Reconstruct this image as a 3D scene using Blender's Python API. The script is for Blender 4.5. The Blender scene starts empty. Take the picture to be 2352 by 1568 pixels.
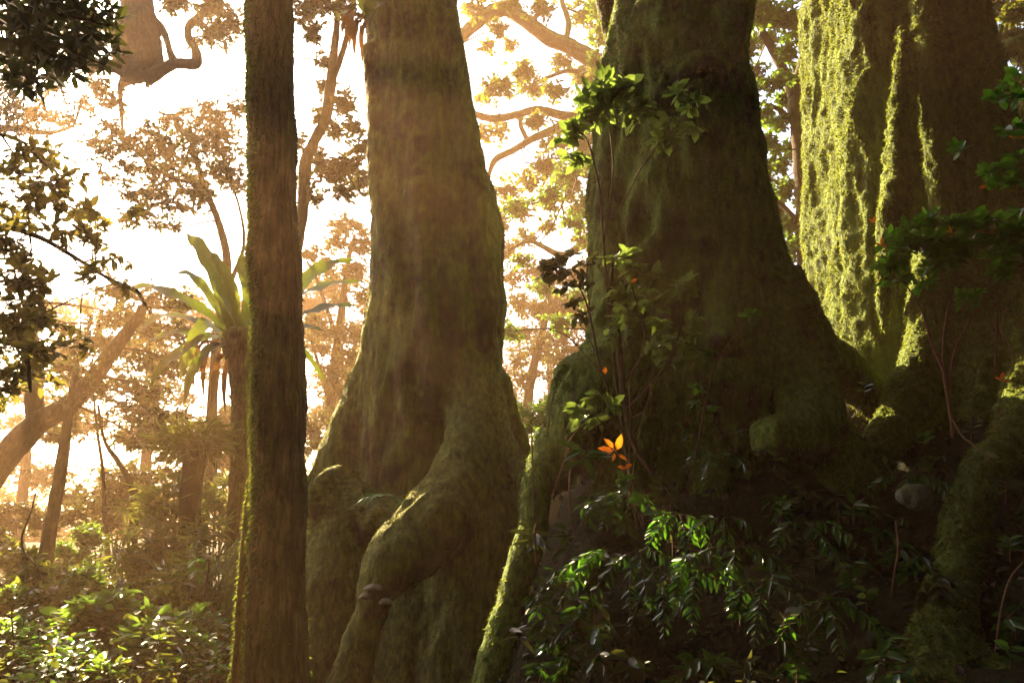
import bpy, math, random
import numpy as np
from mathutils import Vector, Euler

# ------------------------------------------------------------------ camera, world, sun, exposure
scene = bpy.context.scene
C = scene.collection
PITCH = math.radians(12.6)
LENS = 26.0
cam_d = bpy.data.cameras.new("camera"); cam_d.lens = LENS; cam_d.sensor_width = 36.0
cam_d.clip_start = 0.05; cam_d.clip_end = 600
cam = bpy.data.objects.new("camera", cam_d); C.objects.link(cam)
cam.location = (0, 0, 0); cam.rotation_euler = (math.pi/2 + PITCH, 0, 0)
scene.camera = cam
F = 2352 * LENS / 36.0
FWD = np.array([0, math.cos(PITCH), math.sin(PITCH)])
UP = np.array([0, -math.sin(PITCH), math.cos(PITCH)])
RT = np.array([1.0, 0, 0])

def ray(px, py):
    return FWD + RT*((px-1176)/F) + UP*(-(py-784)/F)
def W(px, py, y):
    """a point y metres ahead of the camera along the ground, in the direction (px, py) of a 2352x1568 frame"""
    v = ray(px, py); return v*(y/v[1])
def WR(px, py, y, rp):
    """the real size, at that point, of rp frame pixels"""
    return rp/F*y/ray(px, py)[1]

_sd = W(80, 130, 1.0); _sd = _sd/np.linalg.norm(_sd)          # direction to the sun
SUN_EL = math.asin(_sd[2]); SUN_AZ = math.atan2(_sd[0], _sd[1])
world = bpy.data.worlds.new("World"); scene.world = world; world.use_nodes = True
wn = world.node_tree.nodes; wl = world.node_tree.links
sky = wn.new("ShaderNodeTexSky"); sky.sky_type = 'NISHITA'; sky.sun_disc = False
sky.sun_elevation = SUN_EL; sky.sun_rotation = SUN_AZ
sky.air_density = 1.0; sky.dust_density = 3.0; sky.ozone_density = 1.0
bg = wn["Background"]; bg.inputs["Strength"].default_value = 0.07
wl.new(sky.outputs[0], bg.inputs["Color"])
sun_d = bpy.data.lights.new("sun", 'SUN'); sun_d.energy = 5.0; sun_d.angle = math.radians(0.5)
sun_d.color = (1.0, 0.77, 0.42)
sun = bpy.data.objects.new("sun", sun_d); C.objects.link(sun)
sun.rotation_euler = Vector(_sd).to_track_quat('Z', 'Y').to_euler()
scene.view_settings.view_transform = 'Standard'; scene.view_settings.look = 'None'
scene.view_settings.exposure = 3.2; scene.view_settings.gamma = 1.0
HAZE_DENSITY = 0.0031
HAZE_ANISO = 0.56
HAZE_COLOR = (1.0, 0.60, 0.32)
cy = scene.cycles
cy.max_bounces = 5; cy.diffuse_bounces = 2; cy.glossy_bounces = 2; cy.transmission_bounces = 3
cy.volume_bounces = 0; cy.transparent_max_bounces = 8
cy.caustics_reflective = False; cy.caustics_refractive = False
cy.sample_clamp_indirect = 4.0
cy.use_denoising = True

rng = np.random.default_rng(7)
random.seed(7)

# ------------------------------------------------------------------ numeric helpers
_G = np.random.default_rng(3).normal(size=(256, 3)); _G /= np.linalg.norm(_G, axis=1)[:, None]
_PERM = np.random.default_rng(5).permutation(256)
def noise3(p):
    p = np.asarray(p, float); i = np.floor(p).astype(int); f = p - i
    u = f*f*f*(f*(f*6-15)+10); out = 0
    for dx in (0, 1):
        for dy in (0, 1):
            for dz in (0, 1):
                h = _PERM[(_PERM[(_PERM[(i[:, 0]+dx) & 255] + i[:, 1]+dy) & 255] + i[:, 2]+dz) & 255]
                g = (_G[h]*(f-np.array([dx, dy, dz]))).sum(1)
                w = (u[:, 0] if dx else 1-u[:, 0])*(u[:, 1] if dy else 1-u[:, 1])*(u[:, 2] if dz else 1-u[:, 2])
                out = out + g*w
    return out
def fbm(p, oct=3):
    a = 1.0; s = 0; q = np.asarray(p, float)
    for k in range(oct):
        s = s + a*noise3(q); q = q*2.03+17.3; a *= .5
    return s
def unit(v):
    v = np.asarray(v, float); n = np.linalg.norm(v, axis=-1, keepdims=True); return v/np.maximum(n, 1e-9)
def rand_unit(n, r=None):
    r = r or rng
    return unit(r.normal(size=(n, 3)))
def spline(P, n):
    """Catmull-Rom through rows of P"""
    P = np.asarray(P, float)
    if len(P) == 2: return P[0] + (P[1]-P[0])*np.linspace(0, 1, n)[:, None]
    Q = np.vstack([2*P[0]-P[1], P, 2*P[-1]-P[-2]])
    t = np.linspace(0, len(P)-1-1e-6, n); k = t.astype(int); f = (t-k)[:, None]
    a, b, c, d = Q[k], Q[k+1], Q[k+2], Q[k+3]
    return .5*((2*b)+(c-a)*f+(2*a-5*b+4*c-d)*f*f+(-a+3*b-3*c+d)*f**3)
def tube(P4, seg=None, k=10, lob=0.0, cap=True, seed=0):
    """P4 rows: x y z r -> verts, faces"""
    P4 = np.asarray(P4, float)
    L = np.linalg.norm(np.diff(P4[:, :3], axis=0), axis=1).sum()
    if seg is None: seg = int(max(4, min(90, L/max(.03, np.mean(P4[:, 3])*.7))))
    S = spline(P4, seg); p = S[:, :3]; r = np.maximum(S[:, 3], .0008)
    T = unit(np.gradient(p, axis=0))
    n0 = np.cross(T[0], [0, 0, 1.0]); n0 = n0 if np.linalg.norm(n0) > .1 else np.cross(T[0], [1.0, 0, 0])
    n = unit(n0); V = []
    ang = np.arange(k)/k*2*math.pi
    for i in range(seg):
        n = unit(n - T[i]*np.dot(n, T[i])); b = np.cross(T[i], n)
        rr = r[i]*np.ones(k)
        ring = p[i] + (np.cos(ang)[:, None]*n + np.sin(ang)[:, None]*b)*rr[:, None]
        V.append(ring)
    V = np.vstack(V)
    if lob:
        cen = np.repeat(p, k, axis=0)
        nz = fbm(V/np.repeat(r, k)[:, None]*.45+seed*9.1, 2)
        V = cen + (V-cen)*(1+lob*nz)[:, None]
    Fc = []
    for i in range(seg-1):
        a = i*k
        for j in range(k):
            j2 = (j+1) % k
            Fc.append((a+j, a+j2, a+k+j2, a+k+j))
    if cap:
        Fc.append(tuple(range(k-1, -1, -1))); Fc.append(tuple(range((seg-1)*k, seg*k)))
    return V, Fc

class MB:
    """collects verts/faces (with a material slot and a per-vertex random value) for ONE mesh"""
    def __init__(s): s.v = []; s.lens = []; s.idx = []; s.mat = []; s.rnd = []; s.n = 0
    def add(s, V, faces, mat=0, rnd=None):
        V = np.asarray(V, float)
        if len(V) == 0: return s
        if isinstance(faces, np.ndarray):
            s.idx.append((faces+s.n).ravel()); s.lens.append(np.full(len(faces), faces.shape[1])); m = len(faces)
        else:
            s.lens.append(np.array([len(f) for f in faces])); s.idx.append(np.array([i for f in faces for i in f])+s.n); m = len(faces)
        s.mat.append(np.full(m, mat) if np.isscalar(mat) else mat)
        s.rnd.append(np.full(len(V), .5) if rnd is None else rnd)
        s.v.append(V); s.n += len(V); return s
    def mesh(s, name, mats, smooth=True):
        me = bpy.data.meshes.new(name)
        V = np.vstack(s.v).astype(np.float32); L = np.concatenate(s.lens).astype(np.int32); I = np.concatenate(s.idx).astype(np.int32)
        me.vertices.add(len(V)); me.vertices.foreach_set("co", V.ravel())
        me.loops.add(len(I)); me.loops.foreach_set("vertex_index", I)
        me.polygons.add(len(L)); me.polygons.foreach_set("loop_start", np.concatenate([[0], np.cumsum(L)[:-1]]).astype(np.int32))
        me.polygons.foreach_set("material_index", np.concatenate(s.mat).astype(np.int32))
        me.polygons.foreach_set("use_smooth", np.full(len(L), smooth))
        at = me.attributes.new("rnd", 'FLOAT', 'POINT'); at.data.foreach_set("value", np.concatenate(s.rnd).astype(np.float32))
        for m in (mats if isinstance(mats, (list, tuple)) else [mats]): me.materials.append(m)
        me.update(); me.validate(); return me
    def build(s, name, mats, parent=None, smooth=True):
        o = bpy.data.objects.new(name, s.mesh(name, mats, smooth)); C.objects.link(o)
        if parent is not None:
            o.parent = parent; o.location = -Vector(parent.location)
        return o

def tag(o, label, cat, group=None, kind=None):
    if label: o['label'] = label
    if cat: o['category'] = cat
    if group: o['group'] = group
    if kind: o['kind'] = kind
    return o
def thing(name, label, cat, loc=(0, 0, 0), group=None):
    o = bpy.data.objects.new(name, None); C.objects.link(o); o.location = tuple(float(c) for c in loc); o.empty_display_size = .2
    return tag(o, label, cat, group)

# ------------------------------------------------------------------ materials
def mat_new(name):
    m = bpy.data.materials.new(name); m.use_nodes = True
    nt = m.node_tree; nt.nodes.clear(); out = nt.nodes.new("ShaderNodeOutputMaterial"); return m, nt, out
def ramp(nt, stops):
    r = nt.nodes.new("ShaderNodeValToRGB"); cr = r.color_ramp
    while len(cr.elements) < len(stops): cr.elements.new(.5)
    for e, (p, c) in zip(cr.elements, stops): e.position = p; e.color = (*c, 1)
    return r
def leaf_mat(name, cols, trans=.45, rough=.4, spec=.5, tcol=1.5):
    """leaf: colour varies leaf to leaf, light passes through the blade"""
    m, nt, out = mat_new(name); N, Lk = nt.nodes, nt.links
    a = N.new("ShaderNodeAttribute"); a.attribute_name = "rnd"
    k = len(cols); r = ramp(nt, [(i/(k-1) if k > 1 else 0, c) for i, c in enumerate(cols)])
    Lk.new(a.outputs["Fac"], r.inputs[0])
    nz = N.new("ShaderNodeTexNoise"); nz.inputs["Scale"].default_value = 14; nz.inputs["Detail"].default_value = 2
    mul = N.new("ShaderNodeMixRGB"); mul.blend_type = 'MULTIPLY'; mul.inputs[0].default_value = .5
    rr = ramp(nt, [(.3, (.6, .6, .6)), (.7, (1.25, 1.2, 1.0))]); Lk.new(nz.outputs[0], rr.inputs[0])
    Lk.new(r.outputs[0], mul.inputs[1]); Lk.new(rr.outputs[0], mul.inputs[2])
    p = N.new("ShaderNodeBsdfPrincipled"); p.inputs["Roughness"].default_value = rough; p.inputs["Specular IOR Level"].default_value = spec
    Lk.new(mul.outputs[0], p.inputs["Base Color"])
    t = N.new("ShaderNodeBsdfTranslucent"); tm = N.new("ShaderNodeMixRGB"); tm.blend_type = 'MULTIPLY'; tm.inputs[0].default_value = 1
    tm.inputs[2].default_value = (tcol*1.1, tcol*1.1, tcol*.55, 1); Lk.new(mul.outputs[0], tm.inputs[1]); Lk.new(tm.outputs[0], t.inputs[0])
    mx = N.new("ShaderNodeMixShader"); mx.inputs[0].default_value = trans
    Lk.new(p.outputs[0], mx.inputs[1]); Lk.new(t.outputs[0], mx.inputs[2]); Lk.new(mx.outputs[0], out.inputs[0]); return m
def bark_mat(name, bark, moss, amount=.5, bump=.5, scale=1.0, stretch=.35, upward=.28):
    """bark under patchy moss; thicker on upward faces, partly in place of top light"""
    m, nt, out = mat_new(name); N, Lk = nt.nodes, nt.links
    tc = N.new("ShaderNodeTexCoord"); mp = N.new("ShaderNodeMapping"); mp.inputs["Scale"].default_value = (1, 1, stretch)
    Lk.new(tc.outputs["Object"], mp.inputs[0])
    def nz(s, d=4, src=mp): 
        n = N.new("ShaderNodeTexNoise"); n.inputs["Scale"].default_value = s*scale; n.inputs["Detail"].default_value = d; n.inputs["Roughness"].default_value = .62
        Lk.new(src.outputs[0], n.inputs["Vector"]); return n
    n1, n2, n3 = nz(1.6, 5), nz(9, 5), nz(45, 3)
    rb = ramp(nt, [(.3, tuple(c*.45 for c in bark)), (.55, bark), (.75, tuple(c*1.7 for c in bark))]); Lk.new(n2.outputs[0], rb.inputs[0])
    rm = ramp(nt, [(.25, tuple(c*.5 for c in moss)), (.5, moss), (.72, (moss[0]*1.5, moss[1]*1.35, moss[2]*1.2))])
    n4 = nz(17, 4); Lk.new(n4.outputs[0], rm.inputs[0])
    g = N.new("ShaderNodeNewGeometry"); sx = N.new("ShaderNodeSeparateXYZ"); Lk.new(g.outputs["Normal"], sx.inputs[0])
    ma = N.new("ShaderNodeMath"); ma.operation = 'MULTIPLY_ADD'; ma.inputs[1].default_value = upward; Lk.new(sx.outputs["Z"], ma.inputs[0]); Lk.new(n1.outputs[0], ma.inputs[2])
    mb = N.new("ShaderNodeMath"); mb.operation = 'MULTIPLY_ADD'; mb.inputs[1].default_value = .35; Lk.new(n2.outputs[0], mb.inputs[0]); Lk.new(ma.outputs[0], mb.inputs[2])
    c0 = .68 - (amount-.5)*.5
    rf = ramp(nt, [(c0-.1, (0, 0, 0)), (c0+.1, (1, 1, 1))]); Lk.new(mb.outputs[0], rf.inputs[0])
    mx = N.new("ShaderNodeMixRGB"); Lk.new(rf.outputs[0], mx.inputs[0]); Lk.new(rb.outputs[0], mx.inputs[1]); Lk.new(rm.outputs[0], mx.inputs[2])
    p = N.new("ShaderNodeBsdfPrincipled"); p.inputs["Roughness"].default_value = .9; p.inputs["Specular IOR Level"].default_value = .15
    Lk.new(mx.outputs[0], p.inputs["Base Color"])
    ad = N.new("ShaderNodeMath"); ad.operation = 'MULTIPLY_ADD'; ad.inputs[1].default_value = .35; Lk.new(n3.outputs[0], ad.inputs[0]); Lk.new(n2.outputs[0], ad.inputs[2])
    fd = ramp(nt, [(.34, (.42, .42, .42)), (.5, (1, 1, 1)), (.66, (1.6, 1.55, 1.35))]); n5 = nz(34, 5, tc); Lk.new(n5.outputs[0], fd.inputs[0])
    mf = N.new("ShaderNodeMixRGB"); mf.blend_type = 'MULTIPLY'; mf.inputs[0].default_value = .8; Lk.new(mx.outputs[0], mf.inputs[1]); Lk.new(fd.outputs[0], mf.inputs[2]); Lk.new(mf.outputs[0], p.inputs["Base Color"])
    b = N.new("ShaderNodeBump"); b.inputs["Strength"].default_value = bump; b.inputs["Distance"].default_value = .06
    Lk.new(ad.outputs[0], b.inputs["Height"]); Lk.new(b.outputs[0], p.inputs["Normal"]); Lk.new(p.outputs[0], out.inputs[0]); return m

MOSS_BLADE = leaf_mat("moss_fronds", [(.045, .060, .014), (.085, .105, .026), (.130, .145, .042)], trans=.5, rough=.8, spec=.1, tcol=1.5)
MOSS_BROWN = leaf_mat("moss_fronds_brown", [(.070, .068, .018), (.09, .090, .022), (.115, .115, .026)], trans=.5, rough=.8, spec=.1, tcol=1.5)
BARK_POLE = bark_mat("bark_pole", (.215, .135, .070), (.14, .115, .035), .32, .5, 1.0, .5)
BARK_MID = bark_mat("bark_mid", (.080, .050, .030), (.115, .122, .030), .56, .8, .8, .55, .6)  # upward moss strengthened to stand in for light on the root crests
BARK_OLD = bark_mat("bark_old", (.042, .032, .018), (.080, .120, .020), .66, 1.0, .9, .6, .5)  # upward moss raised here too, in place of light on root tops
BARK_GREEN = bark_mat("bark_green", (.032, .030, .014), (.075, .105, .020), .82, 1.0, 1.0, .4)
BARK_DARK = bark_mat("bark_dark", (.045, .030, .020), (.05, .05, .015), .3, .6, 2.0)
TWIG = bark_mat("twig_bark", (.085, .050, .034), (.06, .06, .02), .2, .3, 6.0)
TWIG_RED = bark_mat("twig_red", (.15, .075, .05), (.09, .08, .03), .2, .3, 8.0)
LEAF_FAR = leaf_mat("leaf_far", [(.026, .030, .010), (.044, .046, .013), (.064, .058, .018)], .34, .4, .5)
LEAF_OLIVE = leaf_mat("leaf_olive", [(.040, .055, .012), (.075, .090, .020), (.11, .115, .026)], .55, .4, .5)
LEAF_DARK = leaf_mat("leaf_dark", [(.028, .034, .013), (.042, .050, .018), (.058, .060, .022)], .35, .33, .5)
LEAF_GREEN = leaf_mat("leaf_green", [(.055, .105, .024), (.085, .150, .032), (.11, .185, .045)], .5, .35, .5)
LEAF_VIVID = leaf_mat("leaf_vivid", [(.025, .075, .010), (.045, .130, .012), (.070, .190, .018)], .5, .32, .5)
LEAF_FERN = leaf_mat("leaf_fern", [(.020, .060, .012), (.035, .090, .015), (.045, .11, .015)], .25, .20, .6)
LEAF_RED = leaf_mat("leaf_red", [(.45, .060, .020), (.55, .12, .022), (.50, .18, .03)], .45, .4, .4)
LEAF_ORANGE = leaf_mat("leaf_orange", [(.55, .16, .018), (.65, .24, .02), (.60, .13, .03)], .5, .4, .4)
LEAF_PALE = leaf_mat("leaf_pale", [(.30, .34, .16), (.36, .36, .18)], .35, .4, .4)
LEAF_DEAD = leaf_mat("leaf_dead", [(.05, .022, .012), (.075, .032, .016), (.10, .042, .02)], .3, .6, .3)
LEAF_LITTER = leaf_mat("leaf_litter", [(.012, .008, .005), (.028, .017, .010), (.05, .028, .014)], .15, .6, .3)
LEAF_LIME = leaf_mat("leaf_lime", [(.045, .12, .012), (.075, .20, .018), (.10, .26, .025)], .5, .3, .5)
LEAF_SOFT = leaf_mat("leaf_soft", [(.085, .13, .04), (.12, .18, .055), (.15, .22, .07)], .5, .35, .5)
LEAF_GLARE = leaf_mat("leaf_glare", [(.050, .048, .016), (.080, .072, .024), (.11, .090, .032)], .58, .4, .4)  # leaf colour browned to stand in for warm glare over the leaves
LEAF_STRAP = leaf_mat("leaf_strap", [(.055, .075, .016), (.08, .10, .02)], .45, .35, .5)
LEAF_BAMBOO = leaf_mat("leaf_lance", [(.055, .075, .020), (.085, .10, .026), (.12, .12, .035)], .45, .35, .6)

# ------------------------------------------------------------------ leaf builders
LEAFX = np.array([0, .30, .68, 1.0, .68, .30]); LEAFY = np.array([0, .40, .36, 0, -.36, -.40])
LANCEX = np.array([0, .22, .6, 1.0, .6, .22]); LANCEY = np.array([0, .42, .36, 0, -.36, -.42])
FQ = np.array([[0, 1, 2, 3], [0, 3, 4, 5]])
def add_leaves(mb, P, D, Nn, L, ratio=.45, mat=0, rnd=None, fold=.25, curl=.15, r=None):
    n = len(P)
    if n == 0: return
    D = unit(D); S = unit(np.cross(D, Nn)); Nn = np.cross(S, D)
    L = np.broadcast_to(np.asarray(L, float), (n,)); Wd = L*ratio
    X = LEAFX[None, :]*L[:, None]; Y = LEAFY[None, :]*Wd[:, None]*1.25
    Z = np.abs(Y)*fold - curl*(LEAFX[None, :]**2)*L[:, None]
    V = P[:, None, :]+D[:, None, :]*X[..., None]+S[:, None, :]*Y[..., None]+Nn[:, None, :]*Z[..., None]
    Fc = (np.arange(n)[:, None, None]*6+FQ[None]).reshape(-1, 4)
    rn = (r or rng).random(n) if rnd is None else rnd
    mb.add(V.reshape(-1, 3), Fc, mat, np.repeat(rn, 6))
def add_twigs(mb, A, B, w, mat=1):
    """thin three-sided sticks A->B"""
    n = len(A)
    if n == 0: return
    D = unit(B-A); S = unit(np.cross(D, np.array([.3, .2, 1.0]))); T = np.cross(D, S)
    w = np.broadcast_to(np.asarray(w, float), (n,))[:, None]
    V = np.stack([A+S*w, A-S*.5*w+T*.87*w, A-S*.5*w-T*.87*w, B+S*w*.4, B-S*.2*w+T*.35*w, B-S*.2*w-T*.35*w], 1)
    q = np.array([[0, 1, 4, 3], [1, 2, 5, 4], [2, 0, 3, 5]])
    mb.add(V.reshape(-1, 3), (np.arange(n)[:, None, None]*6+q[None]).reshape(-1, 4), mat)
def add_clump(mb, c, rad, twigs, per, L, ratio=.5, flat=.6, up=.2, twig_w=.006, r=None, lance=False):
    r = r or rng; rad = np.asarray(rad, float)
    s = c + r.normal(size=(twigs, 3))*rad*.33
    d = rand_unit(twigs, r); d[:, 2] = d[:, 2]*flat+up; d = unit(d)
    ln = r.uniform(.35, .8, twigs)*np.mean(rad)
    e = s + d*ln[:, None]
    add_twigs(mb, s, e, twig_w)
    t = (np.arange(per)+.6)/per
    side = unit(np.cross(d, np.array([0, 0, 1.0])+r.normal(size=(twigs, 3))*.35))
    P = s[:, None]+d[:, None]*(ln[:, None, None]*t[None, :, None])
    sg = np.where(np.arange(per) % 2 == 0, 1, -1)[None, :, None]
    D = d[:, None]*.55+side[:, None]*sg*.8+r.normal(size=(twigs, per, 3))*.35
    D[:, -1] = d
    Nn = np.array([0, 0, 1.0])+r.normal(size=(twigs, per, 3))*.55
    Ls = L*r.uniform(.6, 1.2, twigs*per)
    add_leaves(mb, P.reshape(-1, 3), D.reshape(-1, 3), Nn.reshape(-1, 3), Ls, ratio, 0, None, .25, .18, r)

def px_tube(spec):
    """rows (px, py, d, r_px) -> x y z r"""
    return np.array([[*W(a, b, y), WR(a, b, y, rp)] for a, b, y, rp in spec])

def subset(V, Fq, keep):
    f = Fq[keep]; u, inv = np.unique(f.ravel(), return_inverse=True)
    return V[u], inv.reshape(f.shape)

def mossy_body(root, tubes, voxel, bark, disp=(.10, .05, .02), moss_n=20000, moss_len=.035, moss=None, stretch=.35, seed=1, lob=.25, zcap=99, moss_mask=None, smooth=8, extra=None):
    """grows trunk and roots as ONE fused body, then cuts it into its parts: rows of tubes are (part name, x y z r rows)"""
    moss = moss or MOSS_BLADE
    tmp = MB(); cl = []
    for i, (nm, P4) in enumerate(tubes):
        V, Fc = tube(P4, k=16, lob=lob, seed=seed+i); tmp.add(V, Fc); cl.append(spline(P4, 60))
    o = bpy.data.objects.new("tmp", tmp.mesh("tmp", bark)); C.objects.link(o)
    md = o.modifiers.new("r", 'REMESH'); md.mode = 'VOXEL'; md.voxel_size = voxel
    ms = o.modifiers.new("s", 'SMOOTH'); ms.factor = .5; ms.iterations = smooth
    dg = bpy.context.evaluated_depsgraph_get(); me = bpy.data.meshes.new_from_object(o.evaluated_get(dg))
    bpy.data.objects.remove(o)
    n = len(me.vertices); V = np.empty(n*3, np.float32); me.vertices.foreach_get("co", V); V = V.reshape(-1, 3).astype(float)
    Nn = np.empty(n*3, np.float32); me.vertex_normals.foreach_get("vector", Nn); Nn = Nn.reshape(-1, 3).astype(float)
    Fq = np.empty(len(me.polygons)*4, np.int32)
    ls = np.empty(len(me.polygons), np.int32); me.polygons.foreach_get("loop_total", ls)
    assert (ls == 4).all()
    me.loops.foreach_get("vertex_index", Fq); Fq = Fq.reshape(-1, 4)
    bpy.data.meshes.remove(me)
    # nearest limb of every vertex
    best = np.full(n, 1e9); lab = np.zeros(n, int); rloc = np.zeros(n)
    for i, S in enumerate(cl):
        for j in range(0, len(S)):
            dd = np.linalg.norm(V-S[j, :3], axis=1)/max(S[j, 3], .01)
            m = dd < best; best[m] = dd[m]; lab[m] = i; rloc[m] = S[j, 3]
    am = np.clip(rloc/.45, .25, 1.0)
    q = V*np.array([1, 1, stretch])
    d1 = fbm(q*1.3+seed*3.7, 3); d2 = 1-2*np.abs(noise3(q*4.2+seed)); d3 = fbm(V*np.array([1, 1, .6])*13+seed, 3)
    V = V + Nn*(am*(disp[0]*d1 + disp[1]*(d2-.3)) + disp[2]*d3)[:, None]
    # moss tufts on the bark; extra on upward faces stands in for lit crests
    fc = V[Fq].mean(1); e1 = V[Fq[:, 2]]-V[Fq[:, 0]]; e2 = V[Fq[:, 3]]-V[Fq[:, 1]]
    cr = np.cross(e1, e2); ar = np.linalg.norm(cr, axis=1); fn = unit(cr)
    if (fn*Nn[Fq[:, 0]]).sum() < 0: fn = -fn
    w = ar*(.35+np.clip(fbm(fc*2.1+seed, 2)+.35, 0, 1))*(fc[:, 2] < zcap)*(.5+1.6*np.clip(Nn[Fq[:, 0], 2], 0, 1))
    if moss_mask is not None: w = w*moss_mask(fc, fn)
    pick = rng.choice(len(Fq), size=moss_n, p=w/w.sum()) if moss_n else np.zeros(0, int)
    names = [t[0] for t in tubes]; parts = []
    home = np.array([0 if nm.endswith('+') else i for i, nm in enumerate(names)])   # surface ridges stay in the trunk's mesh
    flab = home[lab[Fq[:, 0]]]
    for key in range(len(tubes)):
        f = flab == key
        if f.sum() < 12: continue
        mb = MB(); v, fi = subset(V, Fq, f); mb.add(v, fi, 0)
        pk = pick[flab[pick] == key]
        if len(pk):
            k = len(pk); uv = rng.random((k, 2))
            a, b, c, d = (V[Fq[pk, j]] for j in range(4))
            P = (a*(1-uv[:, :1])+b*uv[:, :1])*(1-uv[:, 1:])+(d*(1-uv[:, :1])+c*uv[:, :1])*uv[:, 1:]
            D = unit(fn[pk]+rng.normal(size=(k, 3))*.55+np.array([0, 0, -.25]))
            Ls = moss_len*rng.uniform(.35, 1.3, k)
            S = unit(np.cross(D, rand_unit(k)))*(Ls*.22)[:, None]
            P = P-fn[pk]*.004
            tri = np.stack([P+S, P-S, P+D*Ls[:, None]+np.array([0, 0, -.3])*Ls[:, None]], 1).reshape(-1, 3)
            mb.add(tri, np.arange(k*3).reshape(-1, 3), 1, np.repeat(rng.random(k), 3))
        parts.append(mb.build(names[key], [bark, moss], root))
    return parts

# ------------------------------------------------------------------ ground
GP = [W(*p) for p in [
    (0, 1568, 5.6), (250, 1568, 5.6), (480, 1568, 6.0), (0, 1360, 12), (250, 1360, 12), (420, 1330, 11), (0, 1250, 26), (300, 1245, 26),
    (600, 1640, 7.6), (700, 1740, 6.4), (850, 1700, 7.4), (960, 1760, 6.2), (1100, 1760, 5.8), (1000, 1680, 7.8), (700, 1640, 8.6), (900, 1600, 9.4), (560, 1540, 9), (640, 1690, 5.6), (900, 1800, 5.0),
    (1250, 1660, 4.9), (1500, 1630, 4.5), (1800, 1600, 4.2), (2100, 1568, 4.0), (2352, 1568, 3.8), (1260, 1380, 5.7), (1500, 1330, 5.2), (1350, 1180, 5.7), (1550, 1130, 5.5), (1800, 1330, 4.9), (2100, 1330, 4.8), (2352, 1300, 4.6),
    (1400, 1090, 6.4), (1600, 1060, 6.4), (1800, 1080, 6.0), (1950, 1100, 6.0), (2010, 1160, 5.7), (2150, 1010, 7.0), (2000, 920, 8.0), (2300, 980, 6.4), (1900, 880, 8.6),
    (1230, 1110, 12), (1230, 1120, 20), (1780, 850, 12), (2352, 830, 10), (1780, 880, 18)]] + [np.array(p, float) for p in [
    (0, 0, -1.65), (-3, 2, -1.9), (3, 1, -1.5), (0, -6, -1.6), (6, -3, -.9), (-6, 4, -2.4), (-10, 20, -3.4), (-20, 35, -8), (0, 35, -4), (20, 30, 2.4),
    (0, 62, -9), (-40, 60, -15), (40, 60, -3), (0, 105, -17), (-85, 100, -19), (85, 100, -9), (-85, 20, -15), (85, 10, 5), (0, -38, -1), (60, -35, 3), (-60, -35, -8), (12, 10, 2.4), (15, 2, 1.2)]]
GP = np.array(GP)
def ground_z(xy):
    xy = np.atleast_2d(xy); out = np.zeros(len(xy))
    for a in range(0, len(xy), 8000):
        q = xy[a:a+8000]; d2 = ((q[:, None]-GP[None, :, :2])**2).sum(2)+.02
        w = d2**-2.0; out[a:a+8000] = (w*GP[:, 2]).sum(1)/w.sum(1)
    return out
def gz(x, y): return float(ground_z([[x, y]])[0])
u = np.linspace(-1, 1, 230); gx = np.sinh(u*4.2)/math.sinh(4.2)*90
v = np.linspace(-1, 1, 250); gy = 6+np.sinh(v*4.2)/math.sinh(4.2)*np.where(v < 0, 45, 103)
X, Y = np.meshgrid(gx, gy); XY = np.stack([X.ravel(), Y.ravel()], 1)
Z = ground_z(XY); P3 = np.column_stack([XY, Z])
P3[:, 2] += .16*fbm(P3*[.9, .9, .2], 3)+.07*fbm(P3*3.1, 3)+.03*fbm(P3*9, 2)
i = np.arange(249)[:, None]*230+np.arange(229)[None]
GF = np.stack([i, i+1, i+231, i+230], -1).reshape(-1, 4)
SOIL = bark_mat("soil", (.009, .0065, .005), (.018, .021, .006), .38, 1.0, 2.6, 1.0)
g_ob = MB().add(P3, GF).build("ground", SOIL); g_ob['kind'] = 'structure'

# ------------------------------------------------------------------ big trees
def crown(root, blobs, leaf, L, per=9, twigs=26, trunk_pts=None, name="crown", dens=1.0, flat=.6, ratio=.5, tw=.008):
    """blobs: rows of centre x y z and radius; boughs run back to the nearest point of the trunk"""
    mb = MB()
    for b in blobs:
        c = np.array(b[:3]); R = b[3]
        if trunk_pts is not None:
            j = np.argmin(np.linalg.norm(trunk_pts[:, :3]-(c-np.array([0, 0, R*.3])), axis=1)); p = trunk_pts[j]
            dist = np.linalg.norm(c-p[:3])
            if dist > .25*R:
                mid = (p[:3]+c)/2+rand_unit(1)[0]*dist*.12
                rr = min(p[3]*.7, .012+dist*.012) if len(p) > 3 else .02
                V, Fc = tube([[*p[:3], rr], [*mid, rr*.7], [*c, rr*.35]], seg=7, k=5); mb.add(V, Fc, 1)
        add_clump(mb, c, (R, R, R*.75), max(3, int(twigs*dens)), per, L, ratio, flat, .15, tw)
    return mb.build(name, [leaf, TWIG], root)
def canopy_blobs(c, R, n, seed, flat=.45):
    r = np.random.default_rng(seed); d = rand_unit(n, r)*(r.random(n)**.4)[:, None]
    return [(c[0]+a[0]*R, c[1]+a[1]*R, c[2]+a[2]*R*flat, R*.30) for a in d]

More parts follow.
